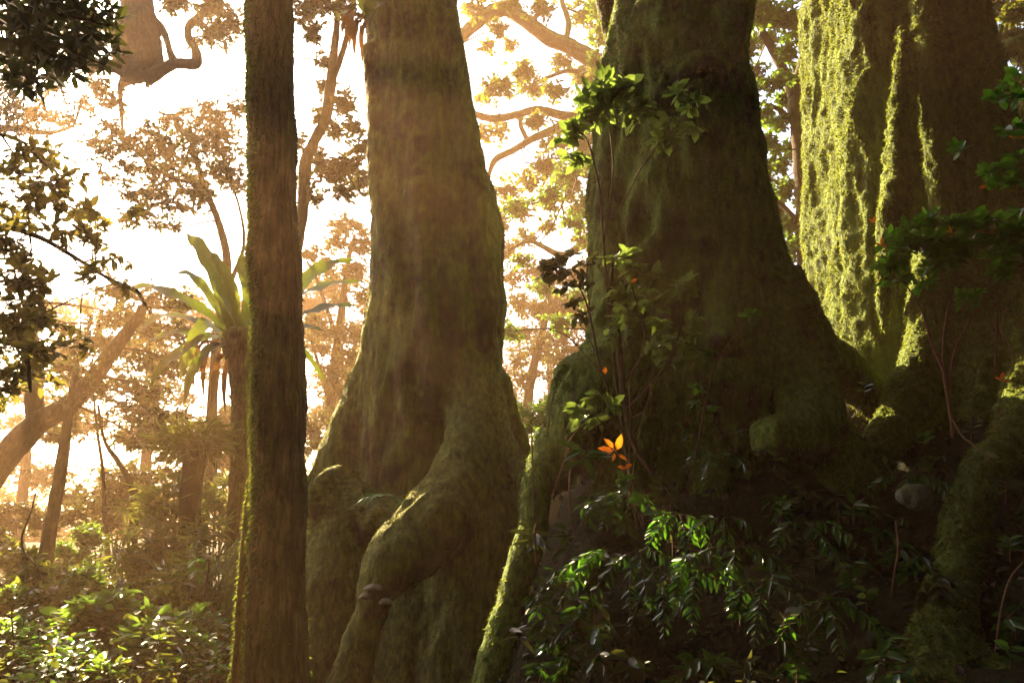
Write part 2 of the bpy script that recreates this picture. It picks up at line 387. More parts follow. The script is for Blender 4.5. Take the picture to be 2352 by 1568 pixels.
# slim trunk in front
t = thing("slim_tree", "slim straight trunk standing alone in front of the low sun, two thin roots beside it", "tree", W(640, 1640, 4.6))
PT = [("trunk", px_tube([(645, 1760, 4.6, 66), (643, 1568, 4.6, 63), (640, 1200, 4.6, 61), (634, 800, 4.6, 58), (627, 400, 4.6, 53), (619, 0, 4.6, 50), (610, -500, 4.6, 47), (600, -1000, 4.6, 40)])),
      ("root", px_tube([(574, 1100, 4.62, 6), (560, 1250, 4.6, 9), (550, 1400, 4.58, 10), (540, 1568, 4.55, 11), (530, 1760, 4.55, 16)])),
      ("root", px_tube([(586, 1100, 4.55, 8), (582, 1300, 4.5, 12), (576, 1450, 4.48, 12), (567, 1568, 4.45, 13), (562, 1760, 4.45, 18)]))]
mossy_body(t, PT, .020, BARK_POLE, (.045, .022, .014), 34000, .026, stretch=.3, seed=2, lob=.16, zcap=5.5, smooth=3, moss_mask=lambda c, n: .25+2.2*np.clip(-n[:, 0]+.2, 0, 1))
tp = spline(PT[0][1], 40)
crown(t, canopy_blobs(tp[-1][:3]+[0, 0, .4], 3.0, 26, 11), LEAF_FAR, .13, 9, 20, tp)

# broad pale trunk in the middle
t = thing("buttressed_tree", "broad leaning trunk in the middle, brown with moss, spreading into thick mossy buttress roots", "tree", W(1000, 1300, 9.0))
BT = [("trunk", px_tube([(985, 1400, 9.0, 125), (985, 1250, 9.0, 165), (988, 1130, 9.0, 165), (994, 1000, 9.0, 156), (1000, 880, 9.0, 160), (1003, 780, 9.0, 157), (1003, 650, 9.0, 148), (998, 500, 9.0, 136), (984, 380, 9.0, 122), (968, 200, 9.0, 108), (948, 0, 9.0, 98), (930, -300, 9.0, 92), (910, -700, 9.0, 75), (900, -950, 9.0, 60)])),
      ("trunk+", px_tube([(915, 700, 8.4, 30), (905, 560, 8.45, 34), (876, 420, 8.65, 30), (868, 250, 8.75, 26), (856, 110, 8.8, 26)])),
      ("trunk+", px_tube([(1030, 30, 8.6, 22), (1065, 250, 8.5, 28), (1095, 500, 8.4, 32), (1112, 800, 8.4, 30)])),
      ("trunk+", px_tube([(960, 420, 8.3, 24), (975, 640, 8.2, 26), (990, 820, 8.15, 26), (1000, 960, 8.2, 24)])),
      ("root", px_tube([(890, 800, 9.0, 56), (850, 920, 9.0, 62), (802, 1030, 8.95, 62), (752, 1130, 8.8, 58), (680, 1205, 8.5, 56), (592, 1270, 8.2, 58), (552, 1345, 7.9, 48), (528, 1450, 7.7, 50), (508, 1640, 7.5, 66), (500, 1760, 7.4, 76)])),
      ("root", px_tube([(800, 1130, 8.5, 56), (775, 1250, 8.1, 66), (752, 1400, 7.8, 78), (740, 1620, 7.6, 90), (735, 1780, 7.5, 100)])),
      ("root", px_tube([(740, 1130, 8.3, 70), (830, 1195, 8.2, 70), (920, 1215, 8.1, 66), (1000, 1180, 8.1, 60)])),
      ("root", px_tube([(1062, 800, 8.55, 46), (1082, 920, 8.25, 54), (1080, 1030, 7.95, 62), (1052, 1125, 7.6, 78), (985, 1215, 7.2, 86), (915, 1290, 6.9, 74), (870, 1340, 6.75, 46), (852, 1410, 6.75, 34), (820, 1500, 6.7, 40), (785, 1650, 6.6, 50), (770, 1790, 6.5, 60)])),
      ("root", px_tube([(1112, 780, 8.6, 32), (1128, 900, 8.3, 30), (1150, 1000, 8.0, 28), (1190, 1070, 7.7, 24), (1215, 1130, 7.5, 28), (1230, 1250, 7.4, 40)])),
      ("root", px_tube([(1145, 860, 9.2, 24), (1172, 960, 9.4, 24), (1203, 1040, 9.6, 20), (1235, 1110, 9.8, 26)])),
      ("root", px_tube([(1110, 960, 8.5, 56), (1125, 1060, 8.2, 64), (1115, 1140, 7.9, 70), (1105, 1240, 7.7, 88), (1085, 1380, 7.6, 100), (1075, 1620, 7.4, 120), (1070, 1780, 7.3, 130)])),
      ("root", px_tube([(960, 1330, 7.9, 70), (940, 1440, 7.7, 80), (930, 1620, 7.5, 90), (925, 1780, 7.4, 100)]))]
mossy_body(t, BT, .042, BARK_MID, (.12, .075, .02), 70000, .030, MOSS_BROWN, stretch=.22, seed=5, lob=.15, zcap=8.5, smooth=5)
tp = spline(BT[0][1], 40)
crown(t, canopy_blobs(tp[-1][:3]+[0, 1, .2], 4.6, 44, 12, .35), LEAF_FAR, .15, 9, 22, tp)

# old trunk with folds
t = thing("old_tree", "huge dark trunk with folded bark and a hump, behind the leafy saplings", "tree", W(1600, 1060, 6.9))
CT = [("trunk", px_tube([(1590, 1250, 7.0, 270), (1590, 1080, 7.0, 255), (1595, 900, 6.9, 240), (1592, 740, 6.9, 222), (1575, 600, 6.9, 205), (1558, 450, 6.9, 185), (1545, 300, 6.9, 168), (1545, 190, 6.9, 152), (1562, 80, 6.9, 139), (1570, 0, 6.9, 134), (1570, -250, 6.9, 135), (1580, -600, 6.9, 115), (1585, -900, 6.9, 90)])),
      ("fork", px_tube([(1450, 270, 7.0, 40), (1417, 140, 7.3, 13), (1398, 40, 7.4, 20), (1390, -60, 7.4, 26), (1372, -300, 7.4, 30)])),
      ("trunk+", px_tube([(1540, 250, 6.25, 26), (1570, 180, 6.15, 29), (1620, 145, 6.15, 31), (1655, 180, 6.20, 26), (1640, 240, 6.25, 24), (1645, 330, 6.20, 17)])),
      ("trunk+", px_tube([(1665, -60, 6.30, 36), (1680, 40, 6.25, 38), (1665, 120, 6.25, 31), (1625, 130, 6.20, 31)])),
      ("trunk+", px_tube([(1575, 260, 6.20, 14), (1540, 350, 6.15, 19), (1530, 460, 6.10, 22), (1520, 540, 6.10, 22), (1480, 590, 6.10, 24), (1440, 640, 6.15, 29)])),
      ("trunk+", px_tube([(1690, 250, 6.40, 24), (1660, 420, 6.20, 29), (1665, 600, 6.10, 31), (1660, 800, 5.90, 36)])),
      ("trunk+", px_tube([(1405, 250, 6.6, 26), (1395, 450, 6.55, 28), (1400, 650, 6.45, 34), (1390, 800, 6.3, 40)])),
      ("root", px_tube([(1730, 700, 6.6, 120), (1800, 840, 6.3, 90), (1850, 930, 6.0, 72), (1850, 1000, 5.75, 62), (1790, 1010, 5.5, 52), (1752, 1000, 5.4, 40)])),
      ("root", px_tube([(1800, 690, 7.0, 55), (1860, 790, 7.1, 50), (1925, 850, 7.2, 50), (1985, 900, 7.3, 40), (2060, 960, 7.4, 36), (2120, 1040, 7.4, 40)])),
      ("root", px_tube([(1870, 960, 6.1, 60), (1930, 1050, 5.9, 60), (1940, 1160, 5.7, 60)])),
      ("root", px_tube([(1450, 800, 6.4, 80), (1390, 880, 6.2, 88), (1345, 960, 6.1, 78), (1275, 1060, 6.0, 52), (1228, 1140, 5.9, 34), (1222, 1220, 5.8, 30), (1195, 1310, 5.7, 34), (1165, 1420, 5.6, 34), (1140, 1530, 5.5, 40), (1125, 1740, 5.4, 56)])),
      ("root", px_tube([(1440, 1010, 6.3, 60), (1420, 1130, 6.0, 50), (1380, 1240, 5.75, 42), (1370, 1340, 5.6, 36), (1340, 1470, 5.4, 40), (1320, 1740, 5.2, 60)])),
      ("root", px_tube([(1620, 1010, 6.2, 60), (1630, 1130, 5.8, 44), (1590, 1260, 5.5, 34), (1575, 1400, 5.3, 40), (1545, 1480, 5.1, 36), (1520, 1720, 5.0, 56)])),
      ("root", px_tube([(1330, 860, 6.35, 50), (1305, 850, 6.3, 26), (1290, 900, 6.2, 24), (1290, 960, 6.1, 26)]))]
mossy_body(t, CT, .040, BARK_OLD, (.11, .13, .022), 80000, .030, MOSS_BLADE, stretch=.25, seed=9, lob=.15, zcap=6.2, smooth=4)
tp = spline(CT[0][1], 40)
crown(t, canopy_blobs(tp[-1][:3]+[1, 0, .4], 4.2, 40, 13, .35), LEAF_FAR, .14, 9, 22, tp)

# far right trunk with the sunlit edge
t = thing("moss_tree", "massive green mossy trunk on the right, its left edge lit bright yellow by the sun", "tree", W(2060, 900, 8.2))
DT = [("trunk", px_tube([(2120, 1120, 8.4, 215), (2115, 950, 8.4, 195), (2115, 800, 8.4, 178), (2120, 640, 8.4, 182), (2122, 450, 8.4, 190), (2105, 300, 8.4, 182), (2085, 130, 8.4, 168), (2072, 0, 8.4, 160), (2055, -250, 8.4, 150), (2035, -600, 8.4, 130), (2020, -850, 8.4, 105)])),
      ("trunk+", px_tube([(1952, 1050, 9.1, 80), (1944, 780, 9.1, 80), (1938, 400, 9.1, 82), (1932, 0, 9.1, 80), (1930, -400, 9.1, 76)])),
      ("trunk+", px_tube([(1975, 1050, 8.85, 82), (1967, 780, 8.85, 82), (1961, 400, 8.85, 84), (1955, 0, 8.85, 82), (1952, -400, 8.85, 78)])),
      ("trunk+", px_tube([(2021, 1050, 8.35, 85), (2012, 780, 8.35, 86), (2006, 400, 8.35, 88), (2000, 0, 8.35, 86), (1995, -400, 8.35, 79)])),
      ("trunk+", px_tube([(1998, 1050, 8.6, 82), (1990, 780, 8.6, 82), (1984, 400, 8.6, 84), (1978, 0, 8.6, 82), (1974, -400, 8.6, 78)])),
      ("trunk+", px_tube([(2090, 1050, 8.05, 86), (2080, 780, 8.05, 88), (2078, 400, 8.05, 90), (2066, 0, 8.05, 88), (2056, -400, 8.05, 80)])),
      ("trunk+", px_tube([(2046, 1050, 8.1, 86), (2036, 780, 8.1, 88), (2030, 400, 8.1, 90), (2024, 0, 8.1, 88), (2016, -400, 8.1, 80)])),
      ("trunk+", px_tube([(2200, -60, 7.50, 48), (2225, 130, 7.40, 53), (2260, 300, 7.30, 60), (2310, 450, 7.10, 60), (2340, 600, 7.00, 72)])),
      ("trunk+", px_tube([(2074, 60, 7.45, 8), (2064, 260, 7.28, 20), (2060, 420, 7.17, 32), (2045, 540, 7.17, 28), (2034, 660, 7.22, 18), (2030, 760, 7.3, 8)])),
      ("trunk+", px_tube([(2096, -260, 7.5, 16), (2118, -60, 7.36, 26), (2134, 120, 7.28, 30), (2150, 280, 7.22, 34), (2168, 450, 7.22, 30), (2176, 600, 7.3, 14)])),
      ("root", px_tube([(2150, 560, 7.3, 40), (2138, 700, 7.1, 46), (2128, 820, 6.9, 50), (2090, 930, 6.7, 50), (2030, 1020, 6.4, 44), (1985, 1100, 6.2, 40), (1970, 1200, 6.1, 40)])),
      ("root", px_tube([(2250, 620, 7.2, 60), (2250, 780, 6.9, 70), (2260, 900, 6.6, 70), (2250, 1010, 6.3, 60)])),
      ("root", px_tube([(2360, 700, 6.8, 70), (2370, 900, 6.3, 70), (2330, 1010, 5.7, 46), (2260, 1080, 5.3, 42), (2215, 1190, 5.0, 42), (2200, 1310, 4.65, 46), (2172, 1420, 4.32, 56), (2152, 1568, 3.95, 80), (2150, 1720, 3.8, 100)])),
      ("root", px_tube([(2190, 1440, 4.25, 36), (2250, 1520, 4.02, 38), (2320, 1600, 3.85, 44)]))]
mossy_body(t, DT, .032, BARK_GREEN, (.09, .075, .042), 170000, .034, MOSS_BLADE, stretch=.4, seed=14, lob=.14, zcap=7.2, smooth=4)
tp = spline(DT[0][1], 40)
crown(t, canopy_blobs(tp[-1][:3]+[1, 0, .4], 4.6, 46, 14, .35), LEAF_FAR, .15, 9, 22, tp)


# ------------------------------------------------------------------ trees behind
def limb(root, name, spec, bark, k=9, lob=.18, seed=0, rough=.02):
    V, Fc = tube(px_tube(spec), k=k, lob=lob, seed=seed)
    V = V + (rng.random(V.shape)-.5)*rough*np.mean([WR(a, b, y, r) for a, b, y, r in spec])*4
    return MB().add(V, Fc).build(name, bark, root)
def bg_tree(name, label, trunk, limbs, clumps, Y, leaf, L, dens=1.0, bark=None, group=None, spread=1.2, ratio=.5, per=9, flat=.6, cat="tree", fat=1.0):
    bark = bark or BARK_DARK
    b = trunk[0]; root = thing(name, label, cat, W(b[0], b[1], b[2]), group)
    pts = []
    limb(root, "trunk", trunk, bark, 10, .2, len(clumps)); pts.append(spline(px_tube(trunk), 50))
    for k, l in enumerate(limbs):
        limb(root, "limb", l, bark, 8, .2, k); pts.append(spline(px_tube(l), 24))
    pts = np.vstack(pts); mb = MB()
    for cl in clumps:
        px, py, rx, ry = cl[:4]; y = cl[4] if len(cl) > 4 else Y + rng.uniform(-spread, spread)
        c = W(px, py, y); Rx, Rz = WR(px, py, y, rx*fat), WR(px, py, y, ry*fat)
        j = np.argmin(np.linalg.norm(pts[:, :3]-c, axis=1)); p = pts[j]; dist = np.linalg.norm(c-p[:3])
        if dist > .3*Rx:
            mid = (p[:3]+c)/2+rand_unit(1)[0]*dist*.10
            rr = min(p[3]*.6, .008+dist*.009)
            V, Fc = tube([[*p[:3], rr], [*mid, rr*.75], [*c, rr*.35]], seg=8, k=5); mb.add(V, Fc, 1)
        add_clump(mb, c, (Rx, (Rx+Rz)/2, Rz), max(4, int(rx*ry/34*dens)), per, L, ratio, flat, .1, .0035+.0002*Y)
    mb.build("crown", [leaf, TWIG], root)
    return root

bg_tree("gnarled_tree", "gnarled limb hanging from above at the top left, ending in a dangling root",
    [(-620, 1400, 16, 90), (-560, 900, 16, 80), (-480, 400, 16, 75), (-330, -100, 16, 70), (-100, -420, 16, 62), (120, -330, 16, 58), (262, -160, 16, 50), (312, 0, 16, 36), (325, 70, 16, 40), (338, 130, 16, 34), (318, 165, 16, 26), (288, 184, 16, 15)],
    [[(288, 184, 16, 14), (277, 205, 16, 7), (278, 250, 16, 5), (284, 325, 16, 3)],
     [(335, 120, 16, 20), (341, 165, 16, 11), (338, 200, 16, 5)],
     [(335, 180, 16, 20), (365, 165, 16, 15), (400, 147, 16, 12), (440, 148, 16, 13), (452, 142, 16, 13), (448, 112, 16, 10), (433, 88, 16, 9), (435, 60, 16, 9), (462, 36, 16, 9), (486, 8, 16, 6), (505, -40, 16, 4)],
     [(400, 146, 16, 12), (390, 118, 16, 8), (380, 82, 16, 8), (366, 55, 16, 8)],
     [(300, 165, 16, 22), (250, 150, 16, 15), (185, 150, 16, 11), (150, 160, 16, 9), (115, 162, 16, 8), (100, 145, 16, 6)],
     [(300, 60, 16, 34), (285, 110, 16, 30), (290, 160, 16, 24)]],
    [(490, 80, 55, 34), (530, 50, 30, 34), (485, 18, 55, 22), (420, 5, 40, 16), (390, 15, 26, 26), (225, 195, 36, 18), (130, 180, 26, 20), (255, 235, 30, 24)],
    16, LEAF_FAR, .13, 1.5, BARK_DARK, spread=.3)
bg_tree("beech_tree", "small leaved tree with layered dark sprays beside the slim trunk's upper left",
    [(455, 1330, 14, 14), (482, 1000, 14, 12), (500, 760, 14, 11), (522, 620, 14, 10), (505, 520, 14, 8), (470, 430, 14, 7), (440, 330, 14, 4)],
    [[(530, 650, 14, 6), (560, 560, 14, 4), (548, 470, 14, 3), (520, 400, 14, 3)], [(470, 430, 14, 5), (380, 400, 14, 4), (300, 340, 14, 3)]],
    [(250, 300, 36, 24), (255, 350, 34, 22), (260, 410, 34, 22), (300, 450, 34, 22), (290, 500, 30, 20), (370, 330, 40, 24), (540, 250, 24, 30), (300, 330, 50, 28), (395, 275, 40, 26), (470, 262, 50, 28), (510, 300, 50, 34), (440, 310, 60, 34), (500, 345, 56, 34), (420, 360, 60, 36), (345, 350, 46, 26), (295, 385, 30, 20), (350, 400, 50, 26), (420, 415, 60, 30), (500, 400, 50, 36), (345, 450, 50, 26), (400, 470, 56, 30), (330, 500, 30, 26), (470, 450, 44, 30), (380, 520, 34, 26), (545, 420, 24, 50), (340, 300, 26, 18)],
    14, LEAF_FAR, .12, 1.0, fat=1.1)
bg_tree("leaning_tree", "thick trunk leaning in from the lower left, its crown a hazy mass of leaves",
    [(-160, 1330, 11, 54), (-70, 1160, 11, 40), (20, 1040, 11, 31), (90, 968, 11, 27), (150, 935, 11, 24), (205, 880, 11, 21), (262, 800, 11, 17), (305, 745, 11, 13), (350, 680, 11, 7)],
    [[(85, 975, 11, 20), (78, 920, 11, 20), (82, 860, 11, 18), (75, 780, 11, 14), (60, 690, 11, 9)], [(160, 925, 11, 10), (175, 860, 11, 9), (168, 800, 11, 6)]],
    [(270, 665, 56, 36), (330, 690, 56, 40), (390, 700, 50, 36), (280, 730, 56, 40), (350, 760, 60, 40), (410, 770, 50, 40), (230, 740, 44, 34), (195, 790, 50, 30), (250, 800, 50, 40), (330, 830, 60, 40), (390, 850, 50, 40), (290, 880, 60, 44), (360, 900, 56, 40), (235, 895, 46, 34), (300, 950, 56, 40), (370, 970, 56, 36), (160, 850, 50, 30), (180, 960, 20, 24), (430, 830, 24, 40), (320, 1010, 60, 34), (150, 760, 40, 24), (420, 690, 30, 26), (120, 1000, 50, 24)],
    12.5, LEAF_FAR, .10, .85)
bg_tree("leafy_tree", "large leaved silhouetted tree reaching in from the left edge against white sky",
    [(-420, 1568, 5.2, 60), (-380, 1000, 5.2, 50), (-300, 620, 5.2, 40), (-230, 300, 5.2, 30), (-180, -60, 5.2, 20)],
    [[(-310, 640, 5.2, 16), (-120, 520, 5.2, 11), (0, 520, 5.2, 8), (90, 545, 5.2, 6), (170, 590, 5.2, 5), (250, 640, 5.2, 4), (310, 665, 5.2, 3), (345, 720, 5.2, 2)],
     [(-240, 350, 5.2, 12), (-60, 310, 5.2, 7), (40, 320, 5.2, 4), (100, 375, 5.2, 3), (170, 425, 5.2, 2)],
     [(-320, 720, 5.2, 18), (-120, 720, 5.2, 12), (20, 740, 5.2, 8), (60, 820, 5.2, 6), (70, 900, 5.2, 3)],
     [(150, 570, 5.2, 2.4), (190, 630, 5.2, 1.8), (186, 700, 5.2, 1.5), (184, 780, 5.2, 1.2)],
     [(100, 720, 5.2, 2), (160, 690, 5.2, 1.8), (235, 660, 5.2, 1.4), (300, 640, 5.2, 1)]],
    [(70, 345, 40, 26), (110, 370, 44, 24), (40, 400, 56, 28), (115, 425, 50, 28), (165, 400, 20, 12), (60, 460, 60, 28), (150, 465, 40, 22), (200, 500, 50, 18), (20, 500, 40, 30), (120, 535, 50, 22), (210, 545, 44, 20), (255, 590, 40, 16), (30, 560, 44, 34), (70, 610, 46, 26), (30, 650, 50, 36), (85, 660, 36, 24), (40, 720, 60, 40), (100, 735, 36, 30), (30, 790, 60, 44), (85, 800, 44, 36), (50, 850, 60, 36), (20, 900, 40, 30), (210, 630, 24, 20), (185, 790, 24, 18), (225, 500, 30, 12), (300, 480, 16, 12), (300, 660, 18, 12)],
    5.2, LEAF_GLARE, .090, .40, spread=.4, ratio=.46, per=6, flat=.9, fat=1.25)
bg_tree("overhanging_branch", "dark green branch overhanging the top left corner, nearest of the leaves",
    [(-600, 1900, 3.2, 60), (-560, 900, 3.2, 50), (-480, 200, 3.2, 40), (-300, -120, 3.2, 22), (-80, -40, 3.2, 12), (60, 20, 3.2, 7), (170, 40, 3.2, 4), (250, 60, 3.2, 2)],
    [[(-80, -40, 3.2, 8), (20, 70, 3.2, 5), (70, 140, 3.2, 3)], [(60, 20, 3.2, 4), (150, 110, 3.2, 3), (240, 150, 3.2, 2)]],
    [(40, 20, 60, 36), (110, 15, 60, 34), (180, 20, 50, 30), (240, 30, 40, 24), (60, 80, 56, 36), (130, 80, 56, 36), (195, 85, 44, 34), (240, 110, 36, 36), (30, 130, 44, 30), (90, 140, 44, 30), (160, 140, 34, 30), (40, 190, 30, 26), (80, 190, 20, 24)],
    3.2, LEAF_DARK, .085, .30, spread=.25, ratio=.36, per=6, flat=1.0, fat=1.15)
bg_tree("hazy_tree", "pale hazy tree at the far left below the hanging limb",
    [(-260, 1350, 19, 30), (-200, 800, 19, 26), (-120, 400, 19, 18), (-20, 300, 19, 10), (110, 305, 19, 5), (170, 290, 19, 3)], [],
    [(220, 330, 40, 22), (120, 80, 60, 30), (60, 60, 60, 34), (210, 150, 50, 26), (240, 80, 50, 30), (190, 240, 40, 18), (20, 255, 60, 22), (80, 262, 60, 26), (140, 280, 50, 18), (60, 300, 60, 16), (10, 220, 50, 18), (40, 190, 60, 24), (130, 210, 30, 16), (20, 150, 60, 30), (90, 130, 60, 30), (180, 40, 70, 30), (190, 100, 60, 30)],
    19, LEAF_FAR, .12, 1.4)
bg_tree("crooked_tree", "crooked thin dark tree between the slim trunk and the broad brown trunk",
    [(652, 1330, 12, 16), (655, 1000, 12, 16), (662, 700, 12, 15), (686, 545, 12, 13), (697, 470, 12, 13), (702, 375, 12, 14), (722, 325, 12, 12), (748, 270, 12, 13), (760, 190, 12, 12), (768, 110, 12, 9), (774, 40, 12, 7), (765, -40, 12, 6), (760, -260, 12, 4)],
    [[(762, 190, 12, 8), (790, 110, 12, 7), (805, 40, 12, 6), (820, -60, 12, 5)], [(704, 370, 12, 5), (740, 375, 12, 4), (790, 360, 12, 3)]],
    [(700, 30, 36, 36), (735, 15, 36, 30), (720, 75, 30, 26), (790, 20, 36, 30), (745, 200, 20, 30), (735, 140, 18, 26), (790, 240, 26, 40), (770, 300, 26, 26), (738, 265, 20, 20), (810, 290, 18, 30), (830, 340, 34, 26), (800, 380, 46, 30), (760, 400, 40, 30), (830, 420, 34, 36), (790, 440, 40, 24), (735, 370, 20, 36), (700, 410, 20, 30), (720, 450, 20, 24), (690, 330, 14, 24)],
    12, LEAF_FAR, .10, 1.5, spread=.6)
bg_tree("glowing_tree", "low golden tree seen through the gap right of the slim trunk",
    [(770, 1300, 19, 16), (766, 1100, 19, 14), (760, 930, 19, 12), (775, 780, 19, 9), (800, 600, 19, 6), (815, 540, 19, 4)],
    [[(760, 930, 19, 7), (735, 850, 19, 5), (715, 780, 19, 3)], [(775, 780, 19, 6), (730, 650, 19, 4), (705, 600, 19, 3)]],
    [(800, 520, 50, 26), (835, 560, 30, 34), (770, 560, 40, 26), (720, 585, 34, 20), (745, 620, 40, 26), (810, 620, 40, 30), (830, 680, 26, 30), (780, 690, 30, 18), (720, 740, 30, 26), (770, 760, 46, 26), (820, 770, 30, 30), (740, 800, 40, 26), (800, 820, 36, 26), (760, 850, 30, 20), (770, 900, 40, 26), (800, 870, 30, 26), (745, 950, 26, 22), (770, 960, 40, 30), (720, 990, 30, 30), (750, 1020, 30, 24), (700, 780, 16, 30), (760, 880, 14, 20)],
    19, LEAF_FAR, .14, 1.5)
bg_tree("branching_tree", "tree with thick bending limbs filling the gap right of the broad brown trunk",
    [(1640, 1000, 20, 46), (1635, 800, 20, 44), (1620, 500, 20, 40), (1600, 250, 20, 36), (1590, 0, 20, 30), (1585, -300, 20, 22)],
    [[(1600, 330, 20, 28), (1480, 230, 20, 26), (1370, 145, 20, 22), (1310, 108, 20, 19), (1255, 85, 20, 18), (1210, 50, 20, 17), (1165, 22, 20, 17), (1125, 30, 20, 18), (1085, 60, 20, 15), (1050, 100, 20, 12), (1010, 180, 20, 8)],
     [(1615, 420, 20, 20), (1480, 310, 20, 17), (1380, 268, 20, 13), (1300, 267, 20, 11), (1235, 252, 20, 9), (1180, 266, 20, 9), (1125, 272, 20, 9), (1080, 258, 20, 7)],
     [(1330, 268, 20, 12), (1280, 295, 20, 12), (1225, 318, 20, 9), (1180, 345, 20, 8), (1140, 365, 20, 8), (1125, 395, 20, 5), (1118, 440, 20, 3)],
     [(1300, 95, 20, 7), (1305, 50, 20, 7), (1290, 0, 20, 6), (1285, -60, 20, 5)],
     [(1210, 320, 20, 6), (1195, 285, 20, 5), (1200, 262, 20, 4)],
     [(1630, 700, 20, 16), (1480, 590, 20, 13), (1360, 560, 20, 10), (1290, 585, 20, 8), (1220, 555, 20, 5), (1165, 575, 20, 4)],
     [(1480, 230, 20, 12), (1330, 165, 20, 6), (1250, 180, 20, 4)]],
    [(1090, 20, 36, 22), (1140, 70, 30, 18), (1120, 110, 26, 18), (1170, 105, 24, 18), (1160, 10, 40, 16), (1240, 20, 46, 24), (1340, 30, 50, 30), (1380, 70, 34, 44), (1390, 10, 34, 26), (1290, 140, 40, 20), (1340, 180, 40, 36), (1380, 170, 34, 50), (1200, 165, 40, 24), (1150, 205, 50, 24), (1220, 205, 50, 26), (1270, 210, 40, 24), (1110, 230, 24, 18), (1140, 300, 36, 20), (1230, 280, 40, 22), (1110, 310, 20, 30), (1280, 330, 40, 26), (1330, 310, 40, 34), (1350, 370, 34, 40), (1260, 385, 46, 30), (1215, 420, 46, 30), (1160, 440, 36, 30), (1310, 430, 46, 34), (1270, 465, 40, 24), (1200, 480, 40, 26), (1150, 510, 26, 34), (1330, 480, 40, 30), (1260, 520, 30, 22), (1210, 550, 34, 20), (1340, 545, 30, 22)],
    20, LEAF_OLIVE, .165, 1.35, bark=BARK_MID, spread=1.8)
bg_tree("pale_tree", "pale green hazy tree peeping out along the left edge of the dark old trunk",
    [(1500, 1100, 17, 20), (1500, 700, 17, 18), (1480, 350, 17, 14), (1450, 0, 17, 10)], [[(1490, 500, 17, 9), (1400, 420, 17, 7), (1320, 400, 17, 4)]],
    [(1375, 20, 34, 30), (1385, 80, 34, 30), (1370, 140, 30, 30), (1385, 200, 30, 30), (1350, 240, 34, 26), (1340, 330, 40, 30), (1370, 400, 30, 34), (1300, 400, 40, 26), (1350, 470, 34, 30), (1260, 450, 40, 24), (1310, 510, 40, 24), (1360, 560, 24, 30), (1200, 600, 34, 20), (1240, 660, 40, 24), (1330, 680, 40, 24), (1290, 740, 40, 24), (1180, 480, 34, 24), (1170, 760, 24, 30)],
    17, LEAF_GREEN, .125, 1.5, spread=1.5)
bg_tree("distant_tree", "faint far tree low in the gap between the brown trunk and the dark one",
    [(1190, 1180, 24, 14), (1215, 900, 24, 12), (1250, 740, 24, 9), (1270, 600, 24, 5)], [],
    [(1170, 580, 30, 30), (1180, 640, 34, 30), (1230, 620, 34, 20), (1320, 640, 40, 26), (1190, 700, 34, 26), (1250, 715, 50, 30), (1320, 700, 46, 30), (1350, 750, 34, 30), (1290, 770, 46, 26), (1210, 765, 40, 20), (1230, 810, 30, 16), (1190, 830, 26, 26), (1280, 820, 40, 16), (1320, 800, 40, 20), (1200, 870, 34, 20), (1250, 860, 24, 16), (1350, 620, 24, 40)],
    24, LEAF_FAR, .17, 1.6)
bg_tree("forked_tree", "dark forked tree in the leafy gap between the two right hand trunks",
    [(1862, 1020, 11.5, 20), (1858, 780, 11.5, 20), (1850, 600, 11.5, 18), (1842, 420, 11.5, 17), (1835, 300, 11.5, 18), (1828, 235, 11.5, 17), (1848, 130, 11.5, 12), (1862, 40, 11.5, 9), (1880, -120, 11.5, 7)],
    [[(1830, 240, 11.5, 14), (1808, 180, 11.5, 12), (1775, 115, 11.5, 10), (1745, 60, 11.5, 8), (1715, -20, 11.5, 5)],
     [(1842, 320, 11.5, 9), (1815, 275, 11.5, 6), (1775, 245, 11.5, 5), (1700, 232, 11.5, 4), (1640, 220, 11.5, 3)],
     [(1850, 540, 11.5, 8), (1815, 490, 11.5, 6), (1770, 450, 11.5, 5), (1720, 430, 11.5, 3)]],
    [(1740, 30, 40, 40), (1790, 40, 40, 34), (1830, 60, 30, 40), (1760, 90, 30, 26), (1810, 120, 30, 26), (1715, 110, 24, 34), (1730, 170, 34, 26), (1780, 190, 34, 24), (1830, 170, 26, 24), (1720, 210, 26, 24), (1800, 230, 26, 20), (1740, 265, 34, 24), (1790, 285, 34, 24), (1725, 310, 24, 24), (1760, 330, 34, 24), (1810, 340, 24, 30), (1740, 370, 30, 24), (1785, 385, 34, 24), (1755, 420, 34, 20), (1800, 440, 30, 26), (1840, 420, 20, 34), (1780, 480, 34, 24), (1810, 520, 30, 24), (1785, 560, 26, 20), (1830, 560, 26, 30), (1810, 600, 26, 26), (1840, 650, 20, 30), (1825, 700, 22, 26), (1850, 740, 22, 34), (1845, 480, 16, 30)],
    12, LEAF_GREEN, .105, 1.7, spread=1.0)
bg_tree("mossy_tree", "brownish tree with a moss hung limb in the top right corner",
    [(2620, 1100, 11, 60), (2560, 600, 11, 54), (2480, 280, 11, 46), (2410, 160, 11, 36), (2360, 120, 11, 30), (2320, 112, 11, 22), (2292, 150, 11, 12), (2288, 200, 11, 5)],
    [[(2300, 60, 11, 5), (2290, 130, 11, 4), (2310, 200, 11, 4), (2335, 250, 11, 4), (2345, 330, 11, 3)], [(2480, 280, 11, 18), (2400, 40, 11, 12), (2330, -30, 11, 8)]],
    [(2280, 20, 44, 30), (2330, 30, 40, 34), (2270, 80, 34, 30), (2320, 80, 34, 26), (2270, 140, 24, 26), (2330, 190, 40, 34), (2290, 220, 30, 30), (2350, 260, 30, 30), (2310, 280, 30, 34), (2340, 340, 30, 34), (2310, 360, 24, 24), (2360, 420, 30, 40), (2240, 30, 20, 26)],
    12, LEAF_OLIVE, .10, 1.5, bark=BARK_GREEN)

